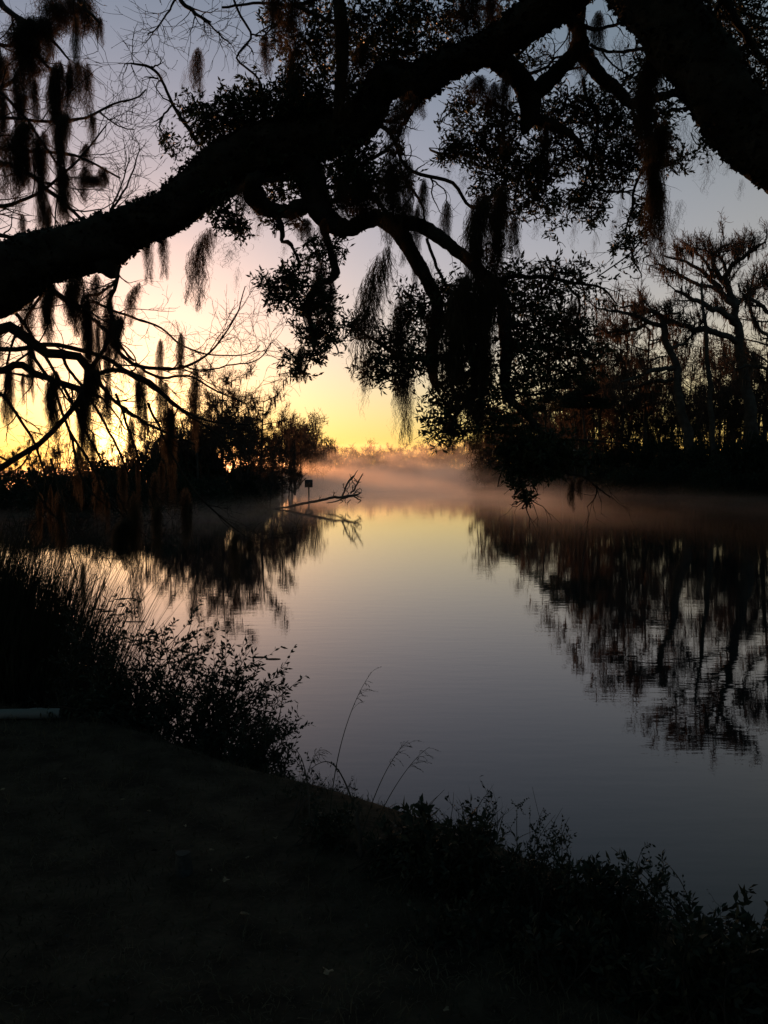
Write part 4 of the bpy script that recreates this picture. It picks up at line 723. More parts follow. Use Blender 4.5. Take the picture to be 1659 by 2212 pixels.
def auto_tree(seed, H, crown_lo=.45, spreadw=.36, nl=11, flat_top=True, trunk_r=.28, lean=.04, **kw):
    """a free-standing winter cypress about H tall, base at the origin"""
    rg = np.random.default_rng(seed); n = 20; t = np.linspace(0, 1, n)
    b = rg.normal(size=2) * lean * H; c = rg.normal(size=2) * lean * H * .6
    P = np.stack([b[0] * t + c[0] * np.sin(t * 4), b[1] * t + c[1] * np.sin(t * 4), t * H * .93 - .4], 1)
    sk = [(P, trunk_r * (1 - .78 * t) + .25 * trunk_r * np.exp(-t * 22), False)]
    for i in range(nl):
        f = crown_lo + (1 - crown_lo) * (i + rg.uniform(0, .8)) / nl; f = min(f, .99); k = f * (n - 1); j = int(k); s0 = P[j] + (P[min(j + 1, n - 1)] - P[j]) * (k - j)
        a = i * 2.4 + rg.uniform(-.5, .5); up = rg.uniform(.15, .5) if flat_top else rg.uniform(-.2, .3); Ll = H * spreadw * rg.uniform(.55, 1.1) * (1.0 if flat_top else (1.25 - f * .8))
        Q, _ = grow(s0[None], np.array([[np.cos(a), np.sin(a), up]]), [Ll], [1], n, .10, (0, 0, .012 if flat_top else .0), rg=rg)
        sk.append((Q[0], trunk_r * .45 * (1 - .35 * f) * (1 - .8 * t), True))
    return cypress(sk, seed + 7, **kw)
PROTO = {}
def proto_tree(key, label, seed, H, **kw):
    gt, gc, gm = auto_tree(seed, H, **kw)
    PROTO[key] = [(gt.mesh('trunk', M_fbark), 'trunk'), (gc.mesh('crown', M_ftwig), 'crown')] + ([(gm.mesh('hanging_moss', M_fmoss), 'hanging_moss')] if gm.n else [])
def set_tree(key, name, x, y, sc_, rz, label, group, cat='tree'):
    z = float(ground_z(x, y)) - .15
    r = empty(name, (x, y, z), label, cat, group); r.rotation_euler[2] = rz; r.scale = (sc_, sc_, sc_)
    for me, nm in PROTO[key]:
        o = bpy.data.objects.new(nm, me); sc.collection.objects.link(o); o.parent = r
        if nm == 'hanging_moss': o['kind'] = 'stuff'
    return r
proto_tree('flat', '', 41, 20, crown_lo=.45, spreadw=.30, nl=14, per=(6, 7, 4), l1=.4, l2=1.5, l3=.8, reach=4, mossy=.6)
proto_tree('wide', '', 43, 17, crown_lo=.4, spreadw=.38, nl=14, per=(6, 7, 4), l1=.4, l2=1.4, l3=.8, reach=4, mossy=.6)
proto_tree('tall', '', 47, 22, crown_lo=.55, spreadw=.18, nl=13, per=(6, 7, 4), l1=.5, l2=1.2, l3=.7, mossy=.5, trunk_r=.2)
proto_tree('thin', '', 53, 14, crown_lo=.35, spreadw=.22, nl=12, per=(6, 7, 4), l1=.5, l2=1.0, l3=.6, mossy=.2, trunk_r=.13, flat_top=False)
proto_tree('brush', '', 59, 8, crown_lo=.05, spreadw=.5, nl=16, per=(6, 6, 3), l1=.5, l2=.9, l3=.5, mossy=.2, trunk_r=.1)
PH = {'flat': 20, 'wide': 17, 'tall': 22, 'thin': 14, 'brush': 8}
def stand(key, vx, vtop, d, label, group, name='bald_cypress'):
    x = (vx - 829.5) / FPX * d * 1.0; top = V(vx, vtop, d)[2]
    return set_tree(key, name, x, d, max(.25, (top - .6) / (PH[key] * .97)), rng.uniform(0, 6.28), label, group)
RB = [('wide', 1392, 690, 128, 'broad cypress standing behind the leaning forked one'), ('flat', 1335, 700, 126, 'mossy cypress beneath the end of the long level limb'), ('wide', 1290, 712, 130, 'wide mossy cypress right beyond the outer oak twigs'.replace('right ', 'just ')),
      ('tall', 1262, 760, 136, 'narrow cypress beside the wide mossy one behind the oak twigs'), ('thin', 1232, 790, 120, 'thin cypress half hidden by the oak leaf clump'), ('flat', 1545, 770, 135, 'cypress behind the slender bare pole'),
      ('wide', 1655, 640, 140, 'tall crown showing behind the tallest flat topped cypress'), ('flat', 1580, 760, 150, 'distant cypress between the pole and the tallest trunk')]
for k, x, y, d, lb in RB: stand(k, x, y, d, lb, 'cypress trees on the river bank')
rg = np.random.default_rng(91)
for i in range(24):
    vx = 1235 + i * 18 + rg.uniform(-8, 8); stand(['thin', 'tall', 'wide', 'thin', 'flat'][i % 5], vx, rg.uniform(770, 880), rg.uniform(118, 165), 'slim mossy tree in the crowded swamp wood on the cypress side', 'slim trees of the swamp wood')
for i in range(22):
    vx = 1040 + i * 10 + rg.uniform(-5, 5); stand(['thin', 'tall', 'thin', 'brush'][i % 4], vx, rg.uniform(850, 925) + max(0, (1130 - vx) * .35), rg.uniform(150, 225), 'pale misty bare tree on the shore behind the low oak branch', 'misty bare trees on the far shore', 'bare_tree')
LB = [('flat', 484, 806, 84, 'tallest cypress of the dark point with an open pronged top'), ('wide', 567, 832, 86, 'cypress with layered crown at the middle of the dark point'), ('wide', 626, 888, 140, 'lower cypress next to the river on the dark point'),
      ('flat', 646, 912, 166, 'small mossy cypress at the very end of the dark point'), ('wide', 425, 860, 80, 'cypress shoulder inland of the tallest one on the point'), ('flat', 525, 850, 92, 'slender cypress between the two tallest on the point')]
for k, x, y, d, lb in LB: stand(k, x, y, d, lb, 'cypress trees on the dark point')
for i in range(26):
    vx = 330 + i * 12 + rg.uniform(-8, 8); stand(['thin', 'wide', 'tall', 'wide'][i % 4], vx, max(872, 878 + abs(vx - 510) * .28) + rg.uniform(0, 40), rg.uniform(78, 110), 'slim tree in the thicket of the dark point', 'slim trees of the dark point', 'bare_tree')
for i in range(13):
    vx = i * 32 + rg.uniform(-8, 8); stand(['brush', 'thin', 'thin', 'brush'][i % 4], vx, (975 if vx < 300 else 925) + rg.uniform(-25, 25), rg.uniform(72, 120), 'low bushy tree on the bank below the rising sun', 'low trees below the sun', 'bare_tree')
for i in range(12):
    vx = 646 + i * 4.5; stand(['brush', 'thin', 'brush'][i % 3], vx, 915 + (vx - 652) * 1.3 + rg.uniform(-6, 8), 190 + i * 13, 'small bare tree where the dark point tapers into mist', 'small trees at the tapering point', 'bare_tree')
for i in range(40):
    vx = 690 + i * 9.5 + rg.uniform(-4, 4); d = rg.uniform(325, 360)
    stand(['brush', 'wide', 'brush', 'flat'][i % 4], vx, 984 - max(0, vx - 900) * .14 + rg.uniform(-14, 8) - (12 if i % 7 == 3 else 0), d, 'tiny hazy tree in the farthest treeline at the river bend', 'trees of the farthest treeline', 'bare_tree')

# evergreen shrubs crowding the banks
def bush_mesh(name, seed, n=5200, leaf=.17, lobes=9):
    rg = np.random.default_rng(seed); g = G(); C = nrm(rg.normal(size=(lobes, 3)) * [1, 1, .6]) * rg.uniform(.25, .62, (lobes, 1)) * [1, 1, .8]; C[:, 2] = np.abs(C[:, 2]) * .9 + .15
    k = rg.integers(0, lobes, n); u = nrm(rg.normal(size=(n, 3))) * rg.uniform(.55, 1, (n, 1)); rad = rg.uniform(.28, .45, lobes)[k][:, None]
    P = C[k] + u * rad * [1, 1, .85]; m = wob(seed, 8, 6)(P) > -.45; P, u = P[m], u[m]; P[:, 2] = np.maximum(P[:, 2], .01)
    leaves(g, P, u + rg.normal(size=P.shape) * .6 + [0, 0, .2], rg.uniform(.5, 1.3, len(P)) * leaf / 3, rg.uniform(.5, 1, len(P)) * leaf / 3.6, rg=rg)
    S = np.tile([[0, 0, -.05]], (14, 1)); Q, Rr = grow(S, nrm(rg.normal(size=(14, 3)) * .6 + [0, 0, 1]), rg.uniform(.7, 1.1, 14), np.full(14, .012), 7, .18, rg=rg); gs = G(); tubes(gs, Q, Rr, 4)
    return g.mesh('foliage', M_fleaf), gs.mesh('stems', M_fbark)
BM = [bush_mesh('b', 60 + i, 5200, .20) for i in range(4)]
def bush(x, y, rw, h, label, group, i):
    r = empty('bank_shrub', (x, y, float(ground_z(x, y)) - .25), label, 'shrub', group); r.scale = (rw, rw, h); r.rotation_euler[2] = rng.uniform(0, 6.28)
    for me, nm in zip(BM[i % 4], ('foliage', 'stems')):
        o = bpy.data.objects.new(nm, me); sc.collection.objects.link(o); o.parent = r
def shore(pts, step, off, fn):
    p = np.array(pts, float); L = np.r_[0, np.cumsum(np.linalg.norm(np.diff(p, axis=0), axis=1))]; k = 0; sgn = -1 if p[0, 0] < 0 else 1
    for s_ in np.arange(0, L[-1], step):
        j = min(np.searchsorted(L, s_, 'right') - 1, len(p) - 2); e = (p[j + 1] - p[j]) / (L[j + 1] - L[j]); q = p[j] + e * (s_ - L[j]); nn = np.array([-e[1], e[0]])
        if river_dist(q[0:1] + nn[0], q[1:2] + nn[1])[0] < 0: nn = -nn
        if river_dist((q + nn * 3)[0:1], (q + nn * 3)[1:2])[0] < 0: nn = -nn
        o = off + rng.uniform(-.8, .8); fn(q[0] + nn[0] * o, q[1] + nn[1] * o, k); k += 1
RS = [(62, 77), (44, 92), (30, 105), (21, 130), (19, 165)]
lb = 'dark evergreen shrub massed along the waterline under the tall cypresses'
shore(RS, 3.6, 2.0, lambda x, y, k: bush(x, y, rng.uniform(3.2, 4.4), rng.uniform(3.6, 5.4), lb, 'shrubs under the tall cypresses', k))
shore(RS, 4.2, 7.5, lambda x, y, k: bush(x, y, rng.uniform(4, 5.5), rng.uniform(8.6, 10.0), lb, 'shrubs under the tall cypresses', k))
RS2 = [(19, 175), (21, 220), (23, 270), (27, 318)]
shore(RS2, 6, 3.5, lambda x, y, k: bush(x, y, rng.uniform(4, 6), rng.uniform(4, 7), 'pale misty shrub lining the shore where the river bends', 'misty shrubs at the bend', k))
LS = [(-60, 52), (-30, 57), (-16, 66), (-11, 82), (-12.5, 100)]
lb2 = 'dark evergreen shrub massed at the waterline of the dark point'
shore(LS, 3.4, 1.8, lambda x, y, k: bush(x, y, rng.uniform(2.8, 3.8), rng.uniform(2.8, 4.0) * (.95 if x < -15 else 1.2), lb2, 'shrubs of the dark point', k))
shore(LS, 4.4, 7, lambda x, y, k: bush(x, y, rng.uniform(3.4, 4.6), rng.uniform(3.8, 5.0) * (.66 if x < -32 else .86 if x < -21 else 1.35), lb2, 'shrubs of the dark point', k))
LS2 = [(-12.5, 106), (-15, 140), (-20, 200), (-21, 280), (-16, 326)]
shore(LS2, 6.5, 3, lambda x, y, k: bush(x, y, rng.uniform(3.5, 5), rng.uniform(3, 4.6), 'faint shrub on the misty shore past the marker post', 'misty shrubs past the marker', k))
shore([(-16, 330), (6, 325), (27, 318)], 5, 5, lambda x, y, k: bush(x, y, rng.uniform(4, 7), rng.uniform(4, 7.5), 'hazy shrub closing the far end of the river', 'hazy shrubs at the far end', k))
for i, (vx, vy, d, rw, h, lb) in enumerate([(1212, 836, 122, 2.2, 2.2, 'rounded dark evergreen crown floating above the misty shore'), (1180, 868, 130, 2.0, 1.6, 'small rounded evergreen crown beside the larger one'), (1262, 845, 118, 3, 2.6, 'broad dark evergreen crown under the wide mossy cypress'), (1105, 912, 160, 3, 2.4, 'flat dark evergreen crown near the hanging oak branch')]):
    c = V(vx, vy, d); x = c[0]; gz = float(ground_z(x, d)); r = empty('evergreen_tree', (x, d, gz), lb, 'tree', 'evergreen trees on the shore'); H = c[2] - gz
    g = G(); t = np.linspace(0, 1, 12); tubes(g, np.stack([x + .3 * np.sin(t * 5), d + t * 0, gz + t * (H + h * .4)], 1)[None], (.22 * (1 - .6 * t))[None], 8); put('trunk', g, M_fbark, r)
    for j in range(3):
        o = bpy.data.objects.new('crown', BM[(i + j) % 4][0]); sc.collection.objects.link(o); o.parent = r; o.location = ((j - 1) * rw * .6, rng.uniform(-.5, .5), H - h * .5 + (.4 if j == 1 else -.3) * h); o.scale = (rw * .9, rw * .9, h)

# ------------------------------------------------------------------ channel marker and the fallen tree in the water
mk = empty('channel_marker', V(667, 1077, 99), 'square sign on a post standing in the misty water beside the dark point', 'marker post')
zt = V(667, 1036, 99)[2]
bx = mk.location.x; by = mk.location.y
g = G(); t = np.linspace(0, 1, 6); tubes(g, np.stack([bx + 0 * t, by + 0 * t, -1.2 + t * (zt + 1.14)], 1)[None], np.full((1, 6), .085), 10); put('post', g, M_wood, mk)
def box(g, c, s_):
    c = np.array(c, float); h = np.array(s_, float) / 2; v = np.array([[a, b, e] for a in (-1, 1) for b in (-1, 1) for e in (-1, 1)]) * h + c
    g.add(v, [[0, 1, 3, 2], [4, 6, 7, 5], [0, 4, 5, 1], [2, 3, 7, 6], [0, 2, 6, 4], [1, 5, 7, 3]])
g = G(); box(g, (bx, by - .12, zt - .42), (.82, .05, .82)); box(g, (bx, by + .12, zt - .42), (.82, .05, .82)); put('sign_board', g, M_sign, mk)
g = G(); box(g, (bx, by, zt - .42), (.70, .18, .12)); box(g, (bx, by, zt - .1), (.70, .18, .08)); put('bracket', g, M_wood, mk)
sn = empty('dead_pole', V(634, 1062, 92), 'thin dead pole with a leaning stick at the edge of the dark point', 'dead tree')
g = G(); gP, gR = trace([(637, 1070, 92, 2.4), (637, 1000, 92, 2.0), (636, 950, 92, 1.4)], 12, .4); tubes(g, gP, gR, 6); put('trunk', g, M_fbark, sn)
g = G(); gP, gR = trace([(644, 1056, 92, 1.2), (652, 1042, 92, 1.1), (662, 1032, 92, .9)], 8, .3); tubes(g, gP, gR, 5); put('leaning_stick', g, M_fbark, sn)

dl = 72
def LP(cx, cy): return ((850 + cx / 4.1475) * .6777, (1350 + cy / 4.1475) * .6777)
def lg(pts, k=1.0): return [(*LP(a, b), dl + c_, h * k) for a, b, c_, h in pts]
fl = empty('fallen_tree', V(610, 1099, dl), 'dead fallen tree lying half out of the misty river with its branches raised', 'fallen tree')
g = G(); limb(g, lg([(60, 1135, 0, 1.2), (150, 1118, 0, 1.6), (280, 1104, 0, 2.3), (370, 1082, 0, 2.9), (520, 1050, 0, 2.9), (700, 1018, 0, 2.9), (860, 980, 0, 3), (900, 968, 0, 3.4), (940, 980, 0, 2.8), (1040, 966, 0, 2.8), (1130, 955, 0, 3.2), (1200, 940, 0, 2), (1250, 912, 0, 1)]), n=70, k=10, rough=.12, seed=61); put('trunk', g, M_wood, fl)
LBs = [[(1000, 960, 0, 2), (1030, 890, .2, 1.9), (1070, 780, .3, 1.8), (1130, 715, .3, 1.6), (1165, 680, .3, 1.1), (1185, 640, .3, .8), (1205, 618, .3, .5)], [(1075, 780, .3, 1.4), (1110, 750, .5, 1.1), (1160, 700, .5, .8)],
       [(1110, 920, 0, 1.9), (1150, 890, -.2, 1.9), (1200, 800, -.4, 1.7), (1245, 720, -.5, 1.3), (1275, 660, -.6, .9)], [(1030, 890, .2, 1), (1018, 830, .1, .9), (1012, 790, 0, .7)],
       [(1140, 900, 0, 1.4), (1135, 850, .3, 1.1), (1138, 815, .4, .8)], [(880, 970, 0, 1), (890, 930, 0, .9), (895, 905, 0, .6)], [(690, 1010, 0, .8), (705, 990, 0, .7), (718, 975, 0, .5)], [(365, 1080, 0, .8), (380, 1060, 0, .6), (390, 1045, 0, .4)],
       [(1150, 950, 0, 2), (1060, 975, .4, 1.9), (960, 1010, .8, 1.6), (880, 1035, 1, 1.4), (790, 1050, 1, 1)], [(1150, 950, 0, 1.8), (1190, 990, -.5, 1.5), (1230, 1005, -.8, 1.2), (1250, 1015, -1, .8)], [(1250, 1015, -1, 1.1), (1225, 1035, -1, .9), (1210, 1050, -1, .6)],
       [(1150, 945, 0, 1.4), (1195, 960, -.3, 1.2), (1250, 975, -.4, .8)], [(1150, 930, 0, 1.4), (1190, 905, .3, 1.1), (1250, 912, .5, .7)], [(1170, 900, 0, 1.2), (1210, 870, .2, 1), (1250, 868, .2, .8), (1255, 900, .2, .5)],
       [(960, 1015, .8, 1.1), (1010, 1028, .6, 1), (960, 1055, .5, .7)], [(1040, 975, 0, 1.1), (1035, 1010, .2, 1), (1045, 1055, .2, .7)], [(1110, 1010, 0, 1), (1080, 1040, 0, .8), (1062, 1055, 0, .6)], [(1160, 720, .3, 1), (1190, 760, .3, .8), (1230, 780, .3, .5)], [(1120, 730, .3, 1), (1150, 790, .3, .8), (1175, 830, .3, .6)],
       [(1100, 780, .3, 1), (1090, 830, .3, .8), (1050, 900, .3, .5)], [(1205, 790, -.4, .8), (1180, 760, -.4, .7), (1150, 750, -.4, .5)], [(1060, 960, 0, 1), (1080, 920, .2, .8), (1040, 880, .2, .5)]]
for b in LBs:
    P, Rr = trace(lg(b, 1.0), 12, .5, seed=int(b[0][0])); g = G(); tubes(g, P, Rr, 6)
    S, D, r_, ft, par = spawn(P[None], Rr[None], 4, .3, 1, 50, 18, rg=rg); Q, R2 = grow(S, D, rg.uniform(.15, .5, len(S)), np.clip(r_ * .5, .010, .02), 5, .25, rg=rg)
    for j in range(len(Q)): Q[j, 0] = P[np.linalg.norm(P - Q[j, 0], axis=1).argmin()]
    tubes(g, Q, R2, 4); put('branch', g, M_wood, fl)

# ------------------------------------------------------------------ mist lying on the river
mm = bpy.data.materials.new('river_mist'); mm.use_nodes = True; t = mm.node_tree; t.nodes.remove(t.nodes['Principled BSDF']); out = t.nodes['Material Output']
pv = t.nodes.new('ShaderNodeVolumePrincipled'); pv.inputs['Color'].default_value = (1, .84, .74, 1); pv.inputs['Anisotropy'].default_value = .78
geo = t.nodes.new('ShaderNodeNewGeometry'); sx = t.nodes.new('ShaderNodeSeparateXYZ'); t.links.new(geo.outputs['Position'], sx.inputs[0])
def M(op, a, b=None, clamp=False):
    m = t.nodes.new('ShaderNodeMath'); m.operation = op; m.use_clamp = clamp
    for i_, q_ in enumerate((a, b)):
        if q_ is None: continue
        if isinstance(q_, (int, float)): m.inputs[i_].default_value = q_
        else: t.links.new(q_, m.inputs[i_])
    return m.outputs[0]
top = M('ADD', M('MULTIPLY', M('POWER', sx.outputs[1], 2.0), .00006), .35)                       # the layer deepens with distance
h_ = M('DIVIDE', sx.outputs[2], top)
nzm = t.nodes.new('ShaderNodeTexNoise'); nzm.inputs['Scale'].default_value = 1; nzm.inputs['Detail'].default_value = 5
mpp = t.nodes.new('ShaderNodeMapping'); mpp.inputs['Scale'].default_value = (.11, .045, .30); t.links.new(geo.outputs['Position'], mpp.inputs[0]); t.links.new(mpp.outputs[0], nzm.inputs[0])
wn = M('MULTIPLY', M('SUBTRACT', nzm.outputs[0], .39), 4.6, True)
fall = M('POWER', 2.718, M('MULTIPLY', M('POWER', h_, 1.4), -1.2))
start = M('ADD', M('MULTIPLY', M('SUBTRACT', sx.outputs[1], 48), .026, True), M('MULTIPLY', M('SUBTRACT', sx.outputs[1], 14), .006, True))
bankx = M('ADD', M('MULTIPLY', M('DIVIDE', M('SUBTRACT', 42, sx.outputs[0]), 34), 1.0, True), .10)
dens = M('MULTIPLY', M('MULTIPLY', M('MULTIPLY', M('MULTIPLY', fall, wn), start), bankx), .030)
t.links.new(dens, pv.inputs['Density']); t.links.new(pv.outputs[0], out.inputs['Volume'])
g = G(); box(g, (0, 178, 6.03), (130, 328, 12)); mo = tag(put('mist', g, mm), kind='stuff')
mo['label'] = 'warm pink mist lying in wisps on the river'
# ------------------------------------------------------------------ near bank: grass, reeds, shrubs, litter
def gpt(vx, vy, lift=0.0):
    """point where the frame ray meets the near bank"""
    x = (vx - 829.5) / FPX; u = (1106 - vy) / FPX; d = np.array([x, math.cos(PITCH) + u * math.sin(PITCH), -math.sin(PITCH) + u * math.cos(PITCH)])
    for k in np.arange(1.0, 16, .01):
        q = CAM + d * k
        if q[2] < float(ground_z(q[0], q[1])) + .002: break
    q[2] = float(ground_z(q[0], q[1])) + lift; return q
rg = np.random.default_rng(200)
n = 90000; yy = rg.uniform(1.6, 9.5, n); xx = rg.uniform(-.50, .50, n) * yy * 1.0
dd_ = river_dist(xx, yy); cl = wob(210, 9, 2.2)(np.stack([xx, yy, xx * 0], 1)); k = (dd_ > -.05) & (rg.uniform(-.9, .9, n) < cl + .35); xx, yy = xx[k], yy[k]
S = np.stack([xx, yy, ground_z(xx, yy) - .004], 1); n = len(S); D = rg.normal(size=(n, 3)) * .55 + [0, 0, 1]
P, _ = grow(S, D, rg.uniform(.012, .05, n) * (1 + .7 * np.clip(yy, 0, 6) / 6), np.ones(n), 4, .3, (0, 0, -.25), rg=rg)
th = rg.uniform(0, np.pi, n); g = G(); ribbons(g, P, np.array([1, .9, .6, .1])[None] * .0022 * rg.uniform(.6, 1.3, (n, 1)), np.stack([np.cos(th), np.sin(th), th * 0], 1))
o = tag(put('grass', g, M_grass), kind='stuff'); o['label'] = 'short dark grass matted over the sloping near bank'
# dead leaf litter trodden into the grass: too many and too dim to count
n = 700; vx = rg.uniform(-10, 1500, n); vy = rg.uniform(1540, 2250, n); LP_ = []
for a, b in zip(vx, vy):
    yq = 1.6 / ((b - 1016) / FPX); xq = (a - 829.5) / FPX * yq
    if river_dist(np.array([xq]), np.array([yq]))[0] > .9: LP_.append((xq, yq))
LP_ = np.array(LP_); S = np.stack([LP_[:, 0], LP_[:, 1], ground_z(LP_[:, 0], LP_[:, 1]) + .012], 1)
g = G(); D = rg.normal(size=S.shape) * [1, 1, .12]; leaves(g, S, D, rg.uniform(.010, .028, len(S)), rg.uniform(.006, .013, len(S)), rg=rg)
o = tag(put('leaf_litter', g, mat('litter_leaf', (.035, .026, .02), .8, .5, 12, spec=.2)), kind='stuff'); o['label'] = 'dim brown leaf litter scattered in the bank grass'
def fallen(vx, vy, size, label, shape=1):
    c = gpt(vx, vy, .018); g = G(); r = np.random.default_rng(int(vx + vy)); a = r.uniform(0, 6.28); m = 11; t = np.linspace(0, 2 * np.pi, m, endpoint=False)
    rad = size * (1 + .45 * np.sin(t * (3 if shape else 5) + a)) * (1 if not shape else .8); z = .25 * size * np.cos(t * 2 + a) + .12 * size * r.normal(size=m)
    ring = np.stack([rad * np.cos(t) * 1.25, rad * np.sin(t) * .75, z + size * .25], 1); v = np.vstack([ring, [[0, 0, 0]], ring * [1, 1, 1] - [0, 0, .0012], [[0, 0, -.0012]]]); tr_ = []
    for j in range(m): k_ = (j + 1) % m; tr_ += [[m, j, k_], [2 * m + 1, m + 1 + k_, m + 1 + j], [j, m + 1 + j, m + 1 + k_], [j, m + 1 + k_, k_]]
    co_, si = math.cos(a), math.sin(a); v = np.stack([v[:, 0] * co_ - v[:, 1] * si, v[:, 0] * si + v[:, 1] * co_, v[:, 2]], 1) + c; g.add(v, None, tr_)
    tag(put('fallen_leaf', g, M_dry), label, 'leaf', 'pale fallen leaves on the near bank')
for vx, vy, s_, lb in [(488, 1912, .018, 'curled orange dead leaf on the dark grass below the small stump'), (528, 1986, .015, 'small orange dead leaf lying lower down the dark bank'), (707, 2110, .020, 'star shaped dead oak leaf near the bottom of the bank'), (457, 1846, .010, 'little pale leaf just beside the small stump'),
                       (456, 1890, .008, 'pale leaf fragment under the small stump'), (400, 1792, .010, 'pale curled leaf up the bank above the stump'), (595, 1818, .010, 'pale leaf close to the weedy bank edge'), (535, 1863, .009, 'tiny pale leaf between stump and bank edge'),
                       (5, 1714, .012, 'tan leaf at the edge of the picture on the bank'), (265, 1735, .008, 'tiny glinting leaf on the upper bank'), (140, 1690, .008, 'speck of pale leaf among upper bank grass'), (875, 1836, .009, 'small pale leaf under the forked weeds'),
                       (965, 2193, .012, 'pale leaf low in the bottom grass'), (900, 2106, .008, 'tiny pale leaf in the lower grass'), (322, 1760, .008, 'fleck of leaf on the middle bank')]:
    fallen(vx, vy, s_, lb)
# floating leaves
for i, (vx, vy) in enumerate([(240, 1300), (258, 1296), (275, 1294), (268, 1306), (215, 1318), (232, 1322), (222, 1310), (255, 1330), (290, 1345), (246, 1289)]):
    dd2 = 3.0 * FPX / (vy - 1016); c = V(vx, vy, dd2); g = G(); t = np.linspace(0, 2 * np.pi, 9, endpoint=False); r_ = .035 + .03 * (i % 3); m = 9
    ring = np.stack([np.cos(t) * r_ * 1.9 * (1 + .2 * np.sin(3 * t + i)), np.sin(t) * r_ * .7, .006 + .008 * np.sin(t * 2 + i)], 1) + [c[0], c[1], 0]; v = np.vstack([ring, [[c[0], c[1], .012]], ring - [0, 0, .01]])
    g.add(v, None, [[m, j, (j + 1) % m] for j in range(m)]); g.add(np.vstack([ring, ring - [0, 0, .01]]), [[j, (j + 1) % m, m + (j + 1) % m, m + j] for j in range(m)])
    tag(put('floating_leaf', g, M_dry if 0 else M_wood), 'small dark leaf floating flat on the golden reflection', 'leaf', 'leaves floating on the bright water')
for i, (vx, vy, lb) in enumerate([(590, 1427, 'floating leaf nearest the outer tips of the bank shrub'), (560, 1423, 'floating leaf behind the outer tips of the bank shrub')]):
    dd2 = 3.0 * FPX / (vy - 1016); c = V(vx, vy, dd2); g = G(); t = np.linspace(0, 2 * np.pi, 10, endpoint=False); ring = np.stack([np.cos(t) * .12, np.sin(t) * .05, .008 + 0 * t], 1) + [c[0], c[1], 0]
    g.add(np.vstack([ring, ring - [0, 0, .008]]), [[j, (j + 1) % 10, 10 + (j + 1) % 10, 10 + j] for j in range(10)], [[0, j, j + 1] for j in range(1, 9)]); tag(put('floating_leaf', g, M_wood), lb, 'leaf')

# reeds
rd = empty('reed_bed', (-3.7, 7.4, .9), 'dense dark clump of tall reeds at the water edge', 'reeds', None)
rg = np.random.default_rng(220); n = 13000; X0 = rg.uniform(-4.8, -2.55, n); Y0 = rg.uniform(6.9, 8.5, n)
S = np.stack([X0, Y0, ground_z(X0, Y0) - .05], 1); topv = 1205 + 0 * X0
H = 2.62 + .30 * wob(8, 6, 2)(S) - S[:, 2] - np.clip(X0 + 3.0, 0, 1) * 2.6; H = np.maximum(H, .25) * rg.uniform(.7, 1.0, n)
P, _ = grow(S, rg.normal(size=(n, 3)) * .13 + [0.03, 0, 1], H, np.ones(n), 8, .07, (.012, 0, -.03), rg=rg); th = rg.uniform(0, np.pi, n)
g = G(); ribbons(g, P, np.interp(np.linspace(0, 1, 8), [0, .3, 1], [.7, 1, .12])[None] * .0065 * rg.uniform(.6, 1.3, (n, 1)), np.stack([np.cos(th), np.sin(th), th * 0], 1)); tag(put('reeds', g, M_reed, rd), kind='stuff')
rg = np.random.default_rng(221); n = 260; i_ = rg.integers(0, 13000, n); g = G(); S = P[i_, -1]
Q, _ = grow(S, rg.normal(size=(n, 3)) * .3 + [0, 0, 1], rg.uniform(.05, .14, n), np.ones(n), 4, .2, rg=rg); tubes(g, Q, np.array([.002, .005, .004, .001])[None] * np.ones((n, 1)), 4); tag(put('seed_heads', g, M_reed, rd), kind='stuff')

def root_at(b):
    x, y = float(b[0]), float(b[1])
    for _ in range(200):
        if float(ground_z(x, y)) > .15: break
        x *= .985; y -= .04
    return np.array([x, y, float(ground_z(x, y)) - .02])
def shrub(name, label, base, tips, seed, ll=.05, lw=.017, rt=.006, twn=5, per=8, tw=.24, group=None, cat='shrub', dense=1.0, lmat=None):
    """stems arch from base to each tip (vx, vy, depth); leafy side twigs"""
    base = root_at(base); r = empty(name, base, label, cat, group); rg = np.random.default_rng(seed); gs, gl = G(), G(); T_ = np.array([V(*t_) for t_ in tips]); N = len(T_)
    t = np.linspace(0, 1, 14)[None, :, None]; B = np.asarray(base) + rg.normal(size=(N, 1, 3)) * [.10, .08, .01]
    d = T_[:, None] - B; P = B + d * t + np.array([0, 0, 1.]) * np.sin(np.pi * t) * np.linalg.norm(d, axis=2, keepdims=True) * rg.uniform(.02, .14, (N, 1, 1)) + np.sin(np.pi * t) * rg.normal(size=(N, 1, 3)) * .03
    tubes(gs, P, np.linspace(rt, rt * .3, 14)[None] * np.ones((N, 1)), 5)
    S, D, r_, ft, par = spawn(P, np.full((N, 14), rt * .5), max(1, int(twn * dense)), .25, 1, 40, 14, rg=rg)
    P2, R2 = grow(S, D, rg.uniform(.4, 1.1, len(S)) * tw, np.full(len(S), rt * .4), 7, .18, (0, 0, .04), rg=rg); tubes(gs, P2, R2, 3)
    A = np.concatenate([P2.reshape(-1, 3)] + [P2[:, 1:].reshape(-1, 3)] * (per // 6)); TT = np.concatenate([np.gradient(P2, axis=1).reshape(-1, 3)] + [np.gradient(P2, axis=1)[:, 1:].reshape(-1, 3)] * (per // 6))
    q = nrm(np.cross(nrm(TT), rg.normal(size=A.shape))); leaves(gl, A, nrm(TT) * .7 + q * .8, rg.uniform(.5, 1.2, len(A)) * ll, rg.uniform(.7, 1.2, len(A)) * lw, rg=rg)
    put('stems', gs, M_twig, r); put('leaves', gl, lmat or M_shrub, r); return r
